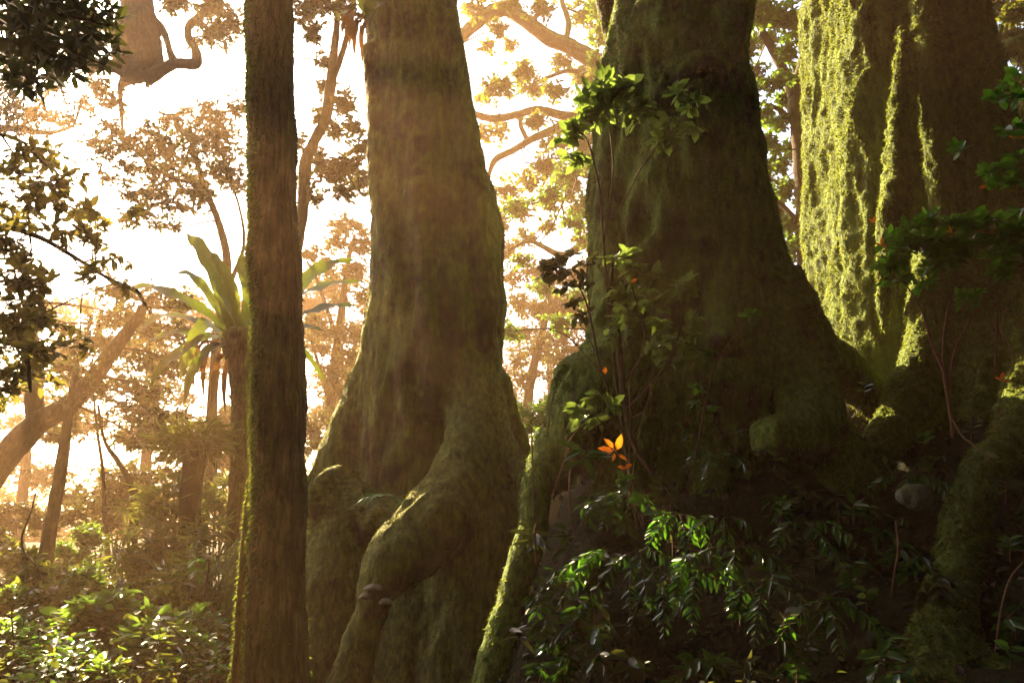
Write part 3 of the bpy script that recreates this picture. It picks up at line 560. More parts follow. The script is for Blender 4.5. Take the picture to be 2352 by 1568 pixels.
for lb, Y, trunk, region, n in [
    ("far hazy tree behind the leaning trunk's crown", 24, [(330, 1230, 24, 14), (340, 950, 24, 11), (350, 720, 24, 6)], (110, 560, 680, 1010), 44),
    ("far hazy tree low at the left edge behind the silhouetted leaves", 26, [(40, 1250, 26, 14), (60, 1050, 26, 10), (70, 900, 26, 5)], (-60, 230, 860, 1130), 22),
    ("far hazy tree behind the nest fern's trunk", 22, [(600, 1250, 22, 14), (590, 1050, 22, 11), (580, 900, 22, 6)], (400, 700, 950, 1130), 30),
    ("far hazy tree filling the gap right of the slim trunk", 27, [(740, 1250, 27, 14), (770, 950, 27, 10), (790, 700, 27, 5)], (690, 850, 620, 1060), 34),
    ("far hazy tree low in the gap beside the cut stump", 30, [(1290, 1200, 30, 12), (1270, 1000, 30, 10), (1260, 800, 30, 5)], (1160, 1400, 640, 1000), 40)]:
    cl = [(rng.uniform(region[0], region[1]), rng.uniform(region[2], region[3]), rng.uniform(30, 54), rng.uniform(20, 34)) for _ in range(n)]
    cl = [c for c in cl if not (440 < c[0] < 545 and 850 < c[1] < 965) and not (690 < c[0] < 745 and 835 < c[1] < 925) and not (160 < c[0] < 240 and 1010 < c[1] < 1160)]
    bg_tree("far_tree", lb, trunk, [], cl, Y, LEAF_FAR, .17, 1.3, group="far trees in the haze", spread=2.5)

def forest_mass():
    """the far wood beyond the slope: one uncountable mass"""
    mb = MB()
    for k in range(330):
        px = rng.uniform(-250, 1420); y = rng.uniform(30, 62)
        top = 1130+35*math.sin(px*.011)+22*math.sin(px*.037+1) - (150*max(0, (px-660)/700) if px > 660 else 0)
        if 560 < px < 690: top = max(top, 1130)
        py = top+rng.uniform(0, 130)
        c = W(px, py, y); R = rng.uniform(.9, 1.8)
        add_clump(mb, c, (R*1.4, R, R), 26, 9, .26, .55, .6, .1, .02)
    return mb.build("distant_forest", [LEAF_FAR, TWIG])
fm = forest_mass(); 
def shading_forest():
    """wood added behind, overhead and right, mostly unseen, to cut the skylight"""
    mb = MB()
    for k in range(1300):
        a = math.radians(rng.uniform(42, 297)); R = rng.uniform(9, 17) if a > math.radians(70) else rng.uniform(13, 20)
        x, y = math.sin(a)*R, math.cos(a)*R-(3 if a > 1.5 else 0); z = ground_z([[x, y]])[0]+rng.uniform(-.5, 14.5)
        if rng.random() < .30: x, y, z = rng.uniform(-5, 14), rng.uniform(-12, 6), rng.uniform(8.5, 14)
        if z > 16.5: continue
        add_clump(mb, np.array([x, y, z]), np.full(3, rng.uniform(1.0, 1.8)), 15, 8, .55, .6, .6, .1, .02)
    for k in range(260):
        a = math.radians(rng.uniform(25, 50)); R = rng.uniform(15, 27); x, y = math.sin(a)*R, math.cos(a)*R; z = ground_z([[x, y]])[0]+rng.random()**1.3*12
        add_clump(mb, np.array([x, y, z]), np.full(3, rng.uniform(.8, 1.4)), 20, 8, .24, .55, .6, .1, .015)
    return mb.build("shading_forest", [LEAF_DARK, TWIG])
tag(shading_forest(), "the surrounding wood of dark leaves behind the path", "forest", kind='stuff')  # added to keep sky light off the near sides of the trunks
tag(fm, "hazy distant forest filling the valley beyond the trunks", "forest", kind='stuff')

# slim stems and hanging vines on the left
for spec, lb in [
    ([(88, 1470, 10, 24), (92, 1380, 10, 20), (104, 1290, 10, 17), (118, 1200, 10, 15), (140, 1080, 10, 14), (152, 990, 10, 11), (160, 940, 10, 8), (172, 860, 10, 5)], "slim dark tilted trunk in front of the white gap at lower left"),
    ([(330, 1470, 11, 14), (318, 1350, 11, 13), (304, 1250, 11, 12), (312, 1150, 11, 10), (290, 1090, 11, 7), (268, 1055, 11, 6), (240, 1010, 11, 4), (225, 930, 11, 3)], "thin bent stem rising out of the bamboo like leaves"),
    ([(255, 1420, 11.5, 7), (250, 1300, 11.5, 6), (240, 1180, 11.5, 5), (236, 1080, 11.5, 4), (222, 980, 11.5, 3), (215, 900, 11.5, 2)], "thinnest upright stem, left of the bent one")]:
    r = thing("thin_tree", lb, "tree", W(*spec[0][:3]), "thin stems in the left undergrowth")
    limb(r, "trunk", spec, BARK_DARK, 8, .2, int(spec[0][0])); mb = MB()
    for a in spec[-2:]: add_clump(mb, W(*a[:3])+np.array([0, 0, .1]), (.35, .35, .22), 12, 8, .07, .45)
    mb.build("crown", [LEAF_FAR, TWIG], r)
def vine(spec, label, mat=TWIG, nleaf=0, leaf=LEAF_DARK, L=.06, group=None, name="vine"):
    V, Fc = tube(px_tube(spec), seg=36, k=6, lob=.2)
    if not nleaf:
        o = MB().add(V, Fc).build(name, mat); return tag(o, label, "vine", group)
    r = thing(name, label, "vine", W(*spec[0][:3]), group); MB().add(V, Fc).build("stem", mat, r)
    S = spline(px_tube(spec), nleaf*3)[rng.integers(0, nleaf*3, nleaf)]; mb = MB()
    add_leaves(mb, S[:, :3], rand_unit(nleaf), np.array([0, 0, 1.0])+rng.normal(size=(nleaf, 3))*.4, L*rng.uniform(.7, 1.2, nleaf), .5)
    mb.build("leaves", [leaf, TWIG], r); return r
vine([(82, 1130, 5.6, 1.4), (70, 1180, 5.6, 1.8), (52, 1225, 5.6, 2.2), (54, 1265, 5.6, 2.2), (82, 1298, 5.6, 2.2), (88, 1325, 5.6, 2), (64, 1362, 5.6, 2), (58, 1385, 5.6, 2), (28, 1396, 5.6, 1.6), (32, 1480, 5.6, 1.6), (35, 1600, 5.6, 1.6)], "thin dark vine curling in loops at the lower left", TWIG, 6, LEAF_DARK, .06)
vine([(375, 1420, 5.8, 1.6), (400, 1446, 5.8, 2), (440, 1480, 5.8, 2.2), (480, 1520, 5.8, 2.2), (520, 1545, 5.8, 2), (540, 1600, 5.8, 2)], "dark bare twig slanting down towards the slim trunk's foot")
vine([(555, 1370, 6.2, 1.6), (520, 1405, 6.2, 2), (490, 1420, 6.2, 1.6), (470, 1440, 6.2, 1.2)], "reddish twig arching beside the shaded root left of the slim trunk", TWIG_RED)

# ------------------------------------------------------------------ nest fern on its host trunk
def strap(mb, pts, wpx, fold=.25, wave=.12, mat=0, seg=18, face=None):
    P = spline(np.array([W(*p) for p in pts]), seg); n = len(P)
    P[:, 2] -= .16*np.linspace(0, 1, n)**3*np.linalg.norm(P[-1]-P[0])
    w = WR(*pts[0], wpx); s = np.linspace(0, 1, n)
    prof = np.clip(np.sin(np.pi*(.12+.88*s))**.55, 0, 1)*w*.5*np.where(s > .8, np.sqrt(np.clip((1-s)/.2, 0.02, 1)), 1)
    T = unit(np.gradient(P, axis=0)); view = unit(-P); f = unit(view*.7+np.array([0, 0, .8]) if face is None else np.array(face)+view*0)
    S = unit(np.cross(T, f)); Nn = unit(np.cross(S, T))
    wv = wave*w*np.sin(s*26)[:, None]*Nn
    A = P+S*prof[:, None]+Nn*(prof*fold)[:, None]+wv; B = P-S*prof[:, None]+Nn*(prof*fold)[:, None]-wv
    V = np.stack([A, P, B], 1).reshape(-1, 3); i = np.arange(n-1)*3
    Fq = np.concatenate([np.stack([i, i+1, i+4, i+3], 1), np.stack([i+1, i+2, i+5, i+4], 1)])
    mb.add(V, Fq, mat, np.full(len(V), rng.random())); return mb
h = thing("host_trunk", "reddish trunk behind the slim trunk, carrying the nest fern at its flared top", "tree", W(548, 1300, 10))
mossy_body(h, [("trunk", px_tube([(545, 1360, 10, 30), (545, 1200, 10, 26), (552, 1050, 10, 23), (556, 930, 10, 24), (556, 850, 10, 30), (550, 790, 10, 42), (548, 755, 10, 34)]))], .03, BARK_MID, (.03, .02, .012), 6000, .03, MOSS_BROWN, seed=31)
nf = thing("nest_fern", "big nest fern with long strap fronds perched behind the slim trunk", "fern", W(550, 770, 10))
FR = [([(540, 770, 10), (505, 650, 10.1), (465, 560, 10.2), (425, 475, 10.3)], 46), ([(548, 765, 10), (530, 660, 10), (500, 590, 9.9), (478, 545, 9.8)], 30),
    ([(535, 775, 10), (470, 715, 9.9), (400, 672, 9.8), (330, 640, 9.8), (290, 640, 9.8)], 30), ([(535, 780, 10), (470, 770, 9.8), (400, 755, 9.7), (325, 762, 9.6)], 22),
    ([(530, 780, 10), (480, 740, 9.6), (455, 760, 9.4), (430, 810, 9.3), (415, 850, 9.2)], 30), ([(535, 785, 10), (480, 770, 9.5), (420, 800, 9.3), (370, 830, 9.2), (345, 862, 9.2)], 24),
    ([(560, 765, 10), (570, 680, 10.2), (556, 600, 10.4), (560, 540, 10.4)], 28), ([(580, 770, 10), (640, 710, 9.9), (740, 645, 9.7), (838, 598, 9.6)], 32),
    ([(580, 775, 10), (650, 740, 9.7), (740, 695, 9.5), (820, 655, 9.4)], 30), ([(580, 770, 10), (660, 680, 10.3), (740, 600, 10.6), (820, 545, 10.9)], 44), ([(575, 780, 10), (640, 770, 9.5), (700, 740, 9.3), (745, 720, 9.2)], 22),
    ([(550, 770, 10), (520, 700, 9.6), (500, 640, 9.4), (490, 590, 9.3)], 24), ([(540, 770, 10), (490, 690, 10.1), (440, 620, 10.2), (390, 590, 10.3)], 26), ([(532, 785, 10), (480, 800, 9.6), (440, 850, 9.4), (425, 905, 9.3)], 22),
    ([(575, 770, 10), (610, 660, 10.3), (640, 590, 10.5), (700, 540, 10.6)], 26), ([(535, 778, 10), (450, 735, 10.2), (370, 715, 10.3), (310, 735, 10.3)], 22), ([(578, 785, 10), (640, 790, 9.7), (700, 800, 9.5), (750, 840, 9.4)], 20)]
for pts, w in FR:
    strap(MB(), pts, w).build("frond", LEAF_STRAP, nf)
for pts, w in [([(535, 800, 9.9), (490, 790, 9.7), (468, 830, 9.6), (470, 900, 9.6)], 14), ([(535, 805, 9.9), (505, 820, 9.7), (492, 860, 9.6), (490, 915, 9.6)], 12), ([(545, 815, 9.8), (522, 835, 9.7), (515, 880, 9.6), (518, 930, 9.6)], 12), ([(530, 800, 9.9), (470, 785, 9.8), (445, 830, 9.7), (448, 885, 9.7)], 11)]:
    strap(MB(), pts, w, wave=.3).build("dead_frond", LEAF_DEAD, nf)

ef = thing("epiphyte_fern", "small fern with red dead fronds on the broad brown trunk near the top edge", "fern", W(850, 40, 8.6))
for pts, w in [([(845, 40, 8.6), (850, 10, 8.5), (862, -30, 8.5)], 26), ([(840, 40, 8.6), (828, 0, 8.5), (815, -40, 8.5)], 24), ([(845, 40, 8.6), (872, 10, 8.4), (890, -30, 8.4)], 26), ([(838, 45, 8.6), (805, 28, 8.5), (775, 25, 8.5)], 14)]:
    strap(MB(), pts, w).build("frond", LEAF_STRAP, ef)
for pts, w in [([(838, 40, 8.5), (815, 35, 8.4), (800, 60, 8.4), (795, 95, 8.4)], 16), ([(840, 45, 8.5), (822, 50, 8.4), (814, 80, 8.4), (815, 118, 8.4)], 14), ([(842, 50, 8.5), (832, 65, 8.4), (830, 95, 8.4), (834, 130, 8.4)], 12), ([(838, 40, 8.5), (806, 30, 8.3), (790, 50, 8.3), (786, 70, 8.3)], 14), ([(842, 45, 8.5), (826, 40, 8.4), (806, 70, 8.4), (804, 105, 8.4)], 10)]:
    strap(MB(), pts, w, wave=.35).build("dead_frond", LEAF_DEAD, ef)

gt = thing("grass_tree", "dark stumpy trunk topped with a shaggy tuft of thin grassy leaves", "grass tree", W(440, 1300, 9.5))
limb(gt, "trunk", [(436, 1330, 9.5, 32), (440, 1240, 9.5, 25), (436, 1150, 9.5, 24), (446, 1070, 9.5, 26), (450, 1010, 9.5, 28)], BARK_DARK, 10, .25, 4)
mb = MB(); n = 1300; P = W(450, 1015, 9.5)+rng.normal(size=(n, 3))*[.19, .17, .09]; D = unit(P-W(450, 1040, 9.5)+rng.normal(size=(n, 3))*.25)
add_leaves(mb, P, D+[0, 0, .15], np.array([0, 0, 1.0])+rng.normal(size=(n, 3))*.4, rng.uniform(.08, .26, n), .06, curl=.5)
mb.build("leaf_tuft", LEAF_BAMBOO, gt)

# ------------------------------------------------------------------ saplings and shrubs near the trunks
def hang_moss(mb, spec, n, L, mat=2):
    """threads of moss hanging from a stem"""
    S = spline(px_tube(spec), 60); k = rng.integers(0, 60, n); P = S[k, :3]
    Ls = L*rng.uniform(.3, 1.2, n)
    D = unit(np.array([0, 0, -1.0])+rng.normal(size=(n, 3))*.25); s = rand_unit(n); s[:, 2] = 0; s = unit(s)*.004
    V = np.stack([P+s, P-s, P+D*Ls[:, None]], 1).reshape(-1, 3); mb.add(V, np.arange(3*n).reshape(-1, 3), mat, np.repeat(rng.random(n), 3))
def shrub(name, label, stems, sprays, leaf, L, cat="shrub", bark=None, group=None, ratio=.52, dens=1.0, moss=0, flat=.6, per=7):
    root = thing(name, label, cat, W(*stems[0][0][:3]), group); bark = bark or TWIG; pts = []
    for st in stems:
        V, Fc = tube(px_tube(st), seg=30, k=6, lob=.25, seed=len(pts)); m = MB().add(V, Fc, 0)
        if moss and st[0][3] > 2.0: hang_moss(m, st, moss, .055, 1)
        m.build("stem", [bark, MOSS_BLADE], root); pts.append(spline(px_tube(st), 40))
    pts = np.vstack(pts); mb = MB()
    for sp in sprays:
        px, py, rx, ry, y = sp[:5]; c = W(px, py, y); Rx, Rz = WR(px, py, y, rx), WR(px, py, y, ry)
        p = pts[np.argmin(np.linalg.norm(pts[:, :3]-c, axis=1)), :3]; dist = np.linalg.norm(c-p)
        if dist > .02:
            V, Fc = tube([[*p, .004], [*((p+c)/2+rand_unit(1)[0]*dist*.1), .003], [*c, .002]], seg=6, k=5); mb.add(V, Fc, 1)
        add_clump(mb, c, (Rx, Rx, Rz), max(2, int(rx*ry/(L*F/y)**2*7.5*dens)), per, L*1.2, ratio, flat, .1, .0022)
    mb.build("leaves", [leaf, bark], root); return root
Y1 = 4.9
shrub("tall_sapling", "tallest sapling before the dark trunk, leafy head above its left edge, long thin stems",
    [[(1466, 1215, 4.7, 3), (1440, 1050, 4.8, 4), (1418, 900, 4.9, 4.2), (1400, 720, 4.9, 3.6), (1386, 560, 4.9, 3), (1376, 430, 4.9, 2.6), (1352, 330, 4.9, 2), (1330, 300, 4.9, 1.2)],
     [(1386, 560, 4.9, 2.4), (1400, 480, 4.9, 2.2), (1408, 380, 4.9, 2), (1400, 280, 4.9, 1.4), (1398, 220, 4.9, 1)],
     [(1400, 500, 4.9, 2.2), (1440, 450, 4.85, 2.2), (1470, 390, 4.8, 2), (1500, 350, 4.8, 1.6), (1535, 290, 4.8, 1.2), (1560, 235, 4.8, .8)],
     [(1418, 420, 4.85, 1.2), (1432, 360, 4.85, 1), (1445, 300, 4.85, .8)]],
    [(1380, 215, 40, 26, Y1), (1425, 225, 40, 30, Y1), (1455, 250, 30, 20, Y1), (1335, 270, 40, 24, Y1), (1395, 260, 36, 20, Y1), (1345, 225, 26, 20, Y1), (1310, 315, 34, 18, Y1), (1330, 365, 26, 20, Y1), (1475, 270, 16, 14, Y1), (1525, 325, 22, 18, 4.8), (1552, 218, 20, 16, 4.8), (1585, 240, 14, 14, 4.8), (1590, 292, 14, 12, 4.8), (1545, 270, 14, 12, 4.8)],
    LEAF_SOFT, .092, "sapling", TWIG, dens=1.5)
shrub("tangled_shrub", "tangled shrub hung with moss in front of the dark trunk, pale green leaf sprays",
    [[(1500, 1090, 4.7, 6), (1452, 1010, 4.8, 7), (1432, 900, 4.9, 7), (1420, 760, 4.9, 6), (1404, 660, 4.9, 5), (1410, 590, 4.9, 3)],
     [(1440, 940, 4.85, 4), (1490, 890, 4.8, 4), (1530, 840, 4.7, 3.6), (1556, 780, 4.7, 3), (1572, 715, 4.7, 2)],
     [(1436, 880, 4.9, 3.4), (1480, 800, 4.8, 3), (1470, 720, 4.8, 2.6), (1452, 650, 4.8, 2.2), (1480, 620, 4.8, 1.4)],
     [(1450, 1000, 4.8, 3), (1490, 920, 4.75, 2.4), (1500, 850, 4.75, 2)],
     [(1436, 970, 4.8, 3), (1480, 950, 4.7, 2.6), (1470, 990, 4.6, 2), (1440, 1180, 4.6, 1.6)]],
    [(1425, 590, 30, 22, 4.9), (1460, 625, 26, 18, 4.8), (1495, 635, 26, 16, 4.8), (1440, 680, 34, 22, 4.85), (1450, 735, 30, 18, 4.8), (1515, 690, 26, 22, 4.7), (1572, 662, 24, 22, 4.7), (1515, 745, 20, 14, 4.75), (1590, 755, 22, 22, 4.7), (1605, 800, 20, 16, 4.7), (1560, 780, 16, 14, 4.7), (1430, 770, 26, 16, 4.9), (1500, 800, 20, 16, 4.8), (1540, 830, 20, 16, 4.75)],
    LEAF_SOFT, .085, "shrub", TWIG, dens=1.5, moss=160)
shrub("dark_sapling", "sapling with brown black leaves against the bright gap, left of the dark trunk",
    [[(1400, 900, 5.2, 3), (1375, 830, 5.2, 3), (1362, 760, 5.2, 2.6), (1345, 690, 5.2, 2), (1318, 640, 5.2, 1.4), (1300, 610, 5.2, 1)], [(1385, 860, 5.2, 2), (1340, 810, 5.2, 1.6), (1300, 770, 5.2, 1.2), (1255, 755, 5.2, .8)], [(1362, 760, 5.2, 1.6), (1352, 690, 5.2, 1.4), (1345, 640, 5.2, 1)], [(1385, 850, 5.2, 1.4), (1350, 770, 5.2, 1.1), (1320, 735, 5.2, .8)]],
    [(1290, 620, 44, 24, 5.2), (1255, 605, 34, 22, 5.2), (1245, 640, 26, 14, 5.2), (1310, 700, 26, 16, 5.2), (1340, 720, 22, 16, 5.2), (1325, 630, 28, 20, 5.2), (1350, 600, 28, 18, 5.2), (1280, 640, 22, 14, 5.2), (1310, 590, 22, 12, 5.2), (1345, 660, 22, 16, 5.2), (1300, 660, 20, 14, 5.2)], LEAF_DARK, .066, "sapling", TWIG, dens=.55)
shrub("upright_sapling", "slender sapling with a forked red stem and one bright sprig against the dark bark",
    [[(1580, 1110, 4.6, 1.8), (1596, 1050, 4.6, 2), (1610, 980, 4.6, 2.2), (1625, 900, 4.6, 2.2), (1642, 840, 4.6, 2), (1672, 790, 4.6, 1.8), (1700, 750, 4.6, 1.4), (1722, 728, 4.6, 1)], [(1628, 890, 4.6, 1.6), (1648, 830, 4.6, 1.4), (1680, 800, 4.6, 1.2), (1700, 770, 4.6, 1), (1697, 740, 4.6, .7)]],
    [(1735, 732, 20, 10, 4.6), (1722, 722, 10, 10, 4.6), (1610, 925, 18, 10, 4.6), (1628, 945, 14, 12, 4.6), (1600, 890, 16, 10, 4.6), (1618, 815, 18, 16, 4.65)], LEAF_VIVID, .055, "sapling", TWIG_RED, dens=.9)
shrub("low_sapling", "low sprig with pale leaves over dangling roots, left of the orange leaves",
    [[(1440, 1010, 4.7, 3), (1410, 960, 4.75, 2.6), (1385, 925, 4.8, 2), (1360, 930, 4.8, 1.2)], [(1410, 960, 4.75, 2), (1360, 985, 4.7, 1.6), (1330, 1005, 4.7, 1.2)]],
    [(1345, 940, 24, 14, 4.8), (1375, 910, 22, 16, 4.8), (1395, 935, 20, 14, 4.75), (1325, 965, 18, 12, 4.75), (1370, 960, 16, 12, 4.75)], LEAF_SOFT, .08, "sapling", TWIG)
shrub("orange_sprig", "sprig crowned with large orange leaves in front of the dark bank",
    [[(1478, 1215, 4.4, 1.6), (1455, 1150, 4.4, 2), (1435, 1090, 4.4, 2), (1420, 1040, 4.4, 1.6)]], [(1432, 1095, 12, 8, 4.4), (1425, 1110, 14, 8, 4.4)], LEAF_VIVID, .06, "seedling", TWIG_RED)
def lone_leaves(name, label, leaf, items, group=None, cat="leaf", ratio=.5):
    """a few leaves joined on one short stalk"""
    px, py, y = items[0][:3]; o = MB(); c = W(px, py, y)
    for (a, b, yy, ang, L) in items:
        d = math.cos(ang)*RT+math.sin(ang)*np.array([0, 0, 1.0])-np.array([0, .35, 0])
        add_leaves(o, np.array([W(a, b, yy)]), np.array([d]), np.array([[.2, -1, .5]]), L, ratio)
        add_twigs(o, np.array([c]), np.array([W(a, b, yy)+[0, .001, .001]]), .002, 0)
    o = o.build(name, leaf); return tag(o, label, cat, group)
lone_leaves("orange_leaves", "large bright orange leaf cluster in front of the dark bank", LEAF_ORANGE, [(1410, 1030, 4.38, 2.3, .085), (1416, 1034, 4.36, 1.25, .10), (1402, 1040, 4.38, 3.35, .09), (1420, 1044, 4.35, -.5, .06), (1408, 1036, 4.37, 2.9, .095), (1412, 1040, 4.36, 4.4, .05)], ratio=.42)
lone_leaves("orange_leaves", "small yellow orange leaf pair just under the large orange cluster", LEAF_ORANGE, [(1436, 1075, 4.4, 2.9, .05), (1436, 1075, 4.4, .6, .05)])
lone_leaves("orange_leaves", "tiny orange leaf on the mossy stem left of the tangled shrub", LEAF_ORANGE, [(1391, 858, 4.7, 1.6, .045), (1391, 858, 4.7, 2.2, .035)])
lone_leaves("orange_leaves", "orange brown leaf high in the tangled shrub's pale sprays", LEAF_ORANGE, [(1448, 650, 4.7, .6, .055)])
shrub("red_stem_shrub", "shrub with vivid green leaves and red stems in front of the massive mossy trunk",
    [[(2190, 1005, 4.9, 4), (2180, 930, 4.9, 4), (2170, 860, 4.9, 3.6), (2140, 790, 4.9, 3), (2120, 720, 4.9, 2.4), (2085, 660, 4.9, 1.8), (2045, 630, 4.9, 1)],
     [(2178, 920, 4.9, 3.4), (2165, 830, 4.9, 3), (2172, 740, 4.9, 2.6), (2190, 660, 4.9, 2), (2200, 590, 4.9, 1.4)],
     [(2180, 900, 4.9, 2.8), (2195, 800, 4.9, 2.4), (2250, 700, 4.85, 2), (2290, 600, 4.8, 1.4)],
     [(2285, 860, 4.8, 2.4), (2288, 760, 4.8, 2.4), (2285, 690, 4.8, 2), (2240, 650, 4.8, 1.8), (2170, 620, 4.8, 1.2)],
     [(2290, 700, 4.8, 2), (2330, 730, 4.75, 1.6), (2370, 790, 4.7, 1.2)],
     [(2180, 950, 4.9, 2.4), (2210, 1000, 4.8, 2.2), (2235, 1020, 4.7, 2), (2280, 1060, 4.6, 1.6)]],
    [(2060, 555, 34, 22, 4.9), (2095, 520, 34, 20, 4.9), (2135, 500, 34, 18, 4.9), (2050, 600, 34, 18, 4.9), (2100, 570, 40, 22, 4.9), (2150, 560, 40, 24, 4.85), (2190, 590, 40, 24, 4.85), (2225, 560, 40, 24, 4.8), (2195, 520, 34, 18, 4.85), (2250, 520, 40, 20, 4.8), (2290, 555, 44, 26, 4.75), (2330, 530, 40, 26, 4.7), (2330, 580, 40, 24, 4.7), (2270, 500, 30, 14, 4.8), (2230, 685, 30, 16, 4.8), (2135, 650, 30, 14, 4.9), (2070, 640, 30, 12, 4.9), (2150, 610, 30, 16, 4.85), (2320, 620, 34, 18, 4.7)],
    LEAF_LIME, .075, "shrub", TWIG_RED, dens=1.2)
shrub("hanging_sprig", "green sprigs reaching in from the right edge over the mossy trunk's shoulder",
    [[(2520, 420, 4.5, 5), (2440, 330, 4.5, 4), (2370, 290, 4.5, 2.6), (2310, 260, 4.5, 1.4)], [(2440, 330, 4.5, 3), (2370, 370, 4.5, 2.2), (2300, 395, 4.5, 1.4), (2260, 425, 4.5, .8)], [(2520, 420, 4.5, 5), (2540, 800, 4.5, 9), (2540, 1250, 4.5, 12), (2540, 1500, 4.5, 14)]],
    [(2340, 190, 26, 16, 4.5), (2290, 235, 26, 16, 4.5), (2325, 230, 24, 14, 4.5), (2320, 300, 26, 16, 4.5), (2200, 345, 14, 8, 4.6), (2300, 385, 24, 14, 4.5), (2345, 370, 26, 20, 4.5), (2270, 395, 18, 10, 4.5), (2270, 425, 20, 8, 4.5), (2340, 420, 26, 18, 4.5), (2345, 480, 20, 16, 4.5)],
    LEAF_LIME, .075, "shrub", TWIG_RED, dens=.9)
for pts, lb in [([(2024, 563, 4.8, 1.4, .06), (2024, 563, 4.8, 3.0, .05), (2024, 566, 4.8, .2, .045)], "red flower like leaves at the left tip of the vivid shrub"), ([(2185, 535, 4.75, 1.9, .055), (2185, 535, 4.75, 2.9, .05)], "brownish orange leaf in the middle of the vivid shrub"),
    ([(2270, 536, 4.7, .2, .06), (2262, 534, 4.7, 3.0, .05), (2285, 532, 4.7, 1.0, .04)], "red leaves lying across the right part of the vivid shrub"), ([(2005, 512, 4.8, 1.2, .05), (2005, 512, 4.8, 2.4, .045)], "pale orange leaf pair above the red tip, against the trunk"),
    ([(2250, 433, 4.6, .4, .045)], "single red leaf on a sprig high on the right trunk"), ([(2298, 872, 4.6, 1.2, .055), (2300, 874, 4.6, 2.7, .05), (2305, 876, 4.6, .1, .05)], "dull red leaves on a bare stem at the right edge"),
    ([(2330, 318, 4.45, .1, .06), (2330, 318, 4.45, 2.9, .05)], "red leaf beside the white sky gap at the right edge")]:
    lone_leaves("red_leaves", lb, LEAF_ORANGE if "orange" in lb else LEAF_RED, pts, "coloured leaves on the right hand shrubs")
# dangling aerial roots
for spec, lb in [([(1300, 1000, 5.2, 2), (1312, 1060, 5.2, 2.4), (1308, 1110, 5.2, 2.6), (1310, 1180, 5.2, 2.2), (1322, 1240, 5.2, 1.6)], "reddish root hanging straight down in front of the dark hollow"), ([(1352, 960, 5.0, 1.6), (1310, 1010, 5.1, 1.8), (1296, 1060, 5.1, 1.8), (1278, 1110, 5.1, 1.8), (1270, 1142, 5.1, 2.4)], "thin root looping to a leafy tip above the lit root"),
    ([(1222, 1000, 5.4, 1.6), (1224, 1080, 5.4, 1.8), (1226, 1180, 5.4, 1.8), (1232, 1300, 5.4, 1.4)], "thin straight root hanging in front of the lit mossy root"), ([(1446, 880, 4.6, 2), (1448, 980, 4.6, 2.2), (1446, 1080, 4.6, 2), (1452, 1160, 4.6, 1.4)], "pale vertical root below the tangled shrub"),
    ([(1272, 900, 5.6, 1.6), (1262, 960, 5.6, 2), (1256, 1000, 5.6, 1.4)], "short dark root hanging by the cut stump against the green haze"),
    ([(2058, 1195, 4.4, 2.4), (2064, 1260, 4.4, 3), (2054, 1320, 4.4, 2.6), (2046, 1370, 4.4, 1.6)], "pale bare root hanging in the black hollow at lower right"),
    ([(2352, 1290, 3.9, 2.4), (2320, 1330, 3.9, 2.6), (2300, 1400, 3.9, 2.4), (2285, 1500, 3.9, 2)], "thin branching stem at the lower right edge"),
    ([(2320, 690, 4.7, 1.4), (2300, 760, 4.7, 1.6), (2330, 830, 4.7, 1.6), (2300, 900, 4.7, 1.4), (2290, 1000, 4.7, 1.4)], "thin wandering twig behind the vivid shrub")]:
    V, Fc = tube(px_tube(spec), seg=30, k=6, lob=.3); o = MB().add(V, Fc).build("aerial_root", TWIG_RED); tag(o, lb, "root", "thin roots dangling over the bank")

# ------------------------------------------------------------------ ferns and seedlings on the dark bank
def fern(name, label, px, py, y, fronds, L, group, leaf=LEAF_FERN):
    root = thing(name, label, "fern", W(px, py, y), group); b = W(px, py, y)
    for az, el, ln, droop in fronds:
        d = np.array([math.cos(az)*math.cos(el), -abs(math.sin(az))*math.cos(el), math.sin(el)]); s = np.linspace(0, 1, 16)[:, None]
        P = b + d*ln*s + np.array([rng.normal()*.22, -.05, -droop])*ln*s**2; T = unit(np.gradient(P, axis=0)); S = unit(np.cross(T, np.array([0, -.6, .8])))
        mb = MB(); V, Fc = tube(np.column_stack([P[::3], np.full(len(P[::3]), .0022)]), seg=10, k=5); mb.add(V, Fc, 1)
        k = slice(3, 16); w = np.sin(np.linspace(.35, 3.05, 13))*L+.012
        for sg in (1, -1):
            q = rng.random(13) > .14; m = int(q.sum())
            add_leaves(mb, P[k][q], (S[k]*sg+T[k]*.5)[q]+rng.normal(size=(m, 3))*.22-np.array([0, 0, .3]), np.tile([0, -.5, .85], (m, 1))+rng.normal(size=(m, 3))*.35, w[q]*rng.uniform(.6, 1.2, m), .33, 0, None, .3, .35)
        mb.build("frond", [leaf, TWIG], root)
    return root
FD = lambda *a: [(math.radians(x), math.radians(e), l, dr) for x, e, l, dr in a]
FG = "glossy ferns hanging on the dark bank"
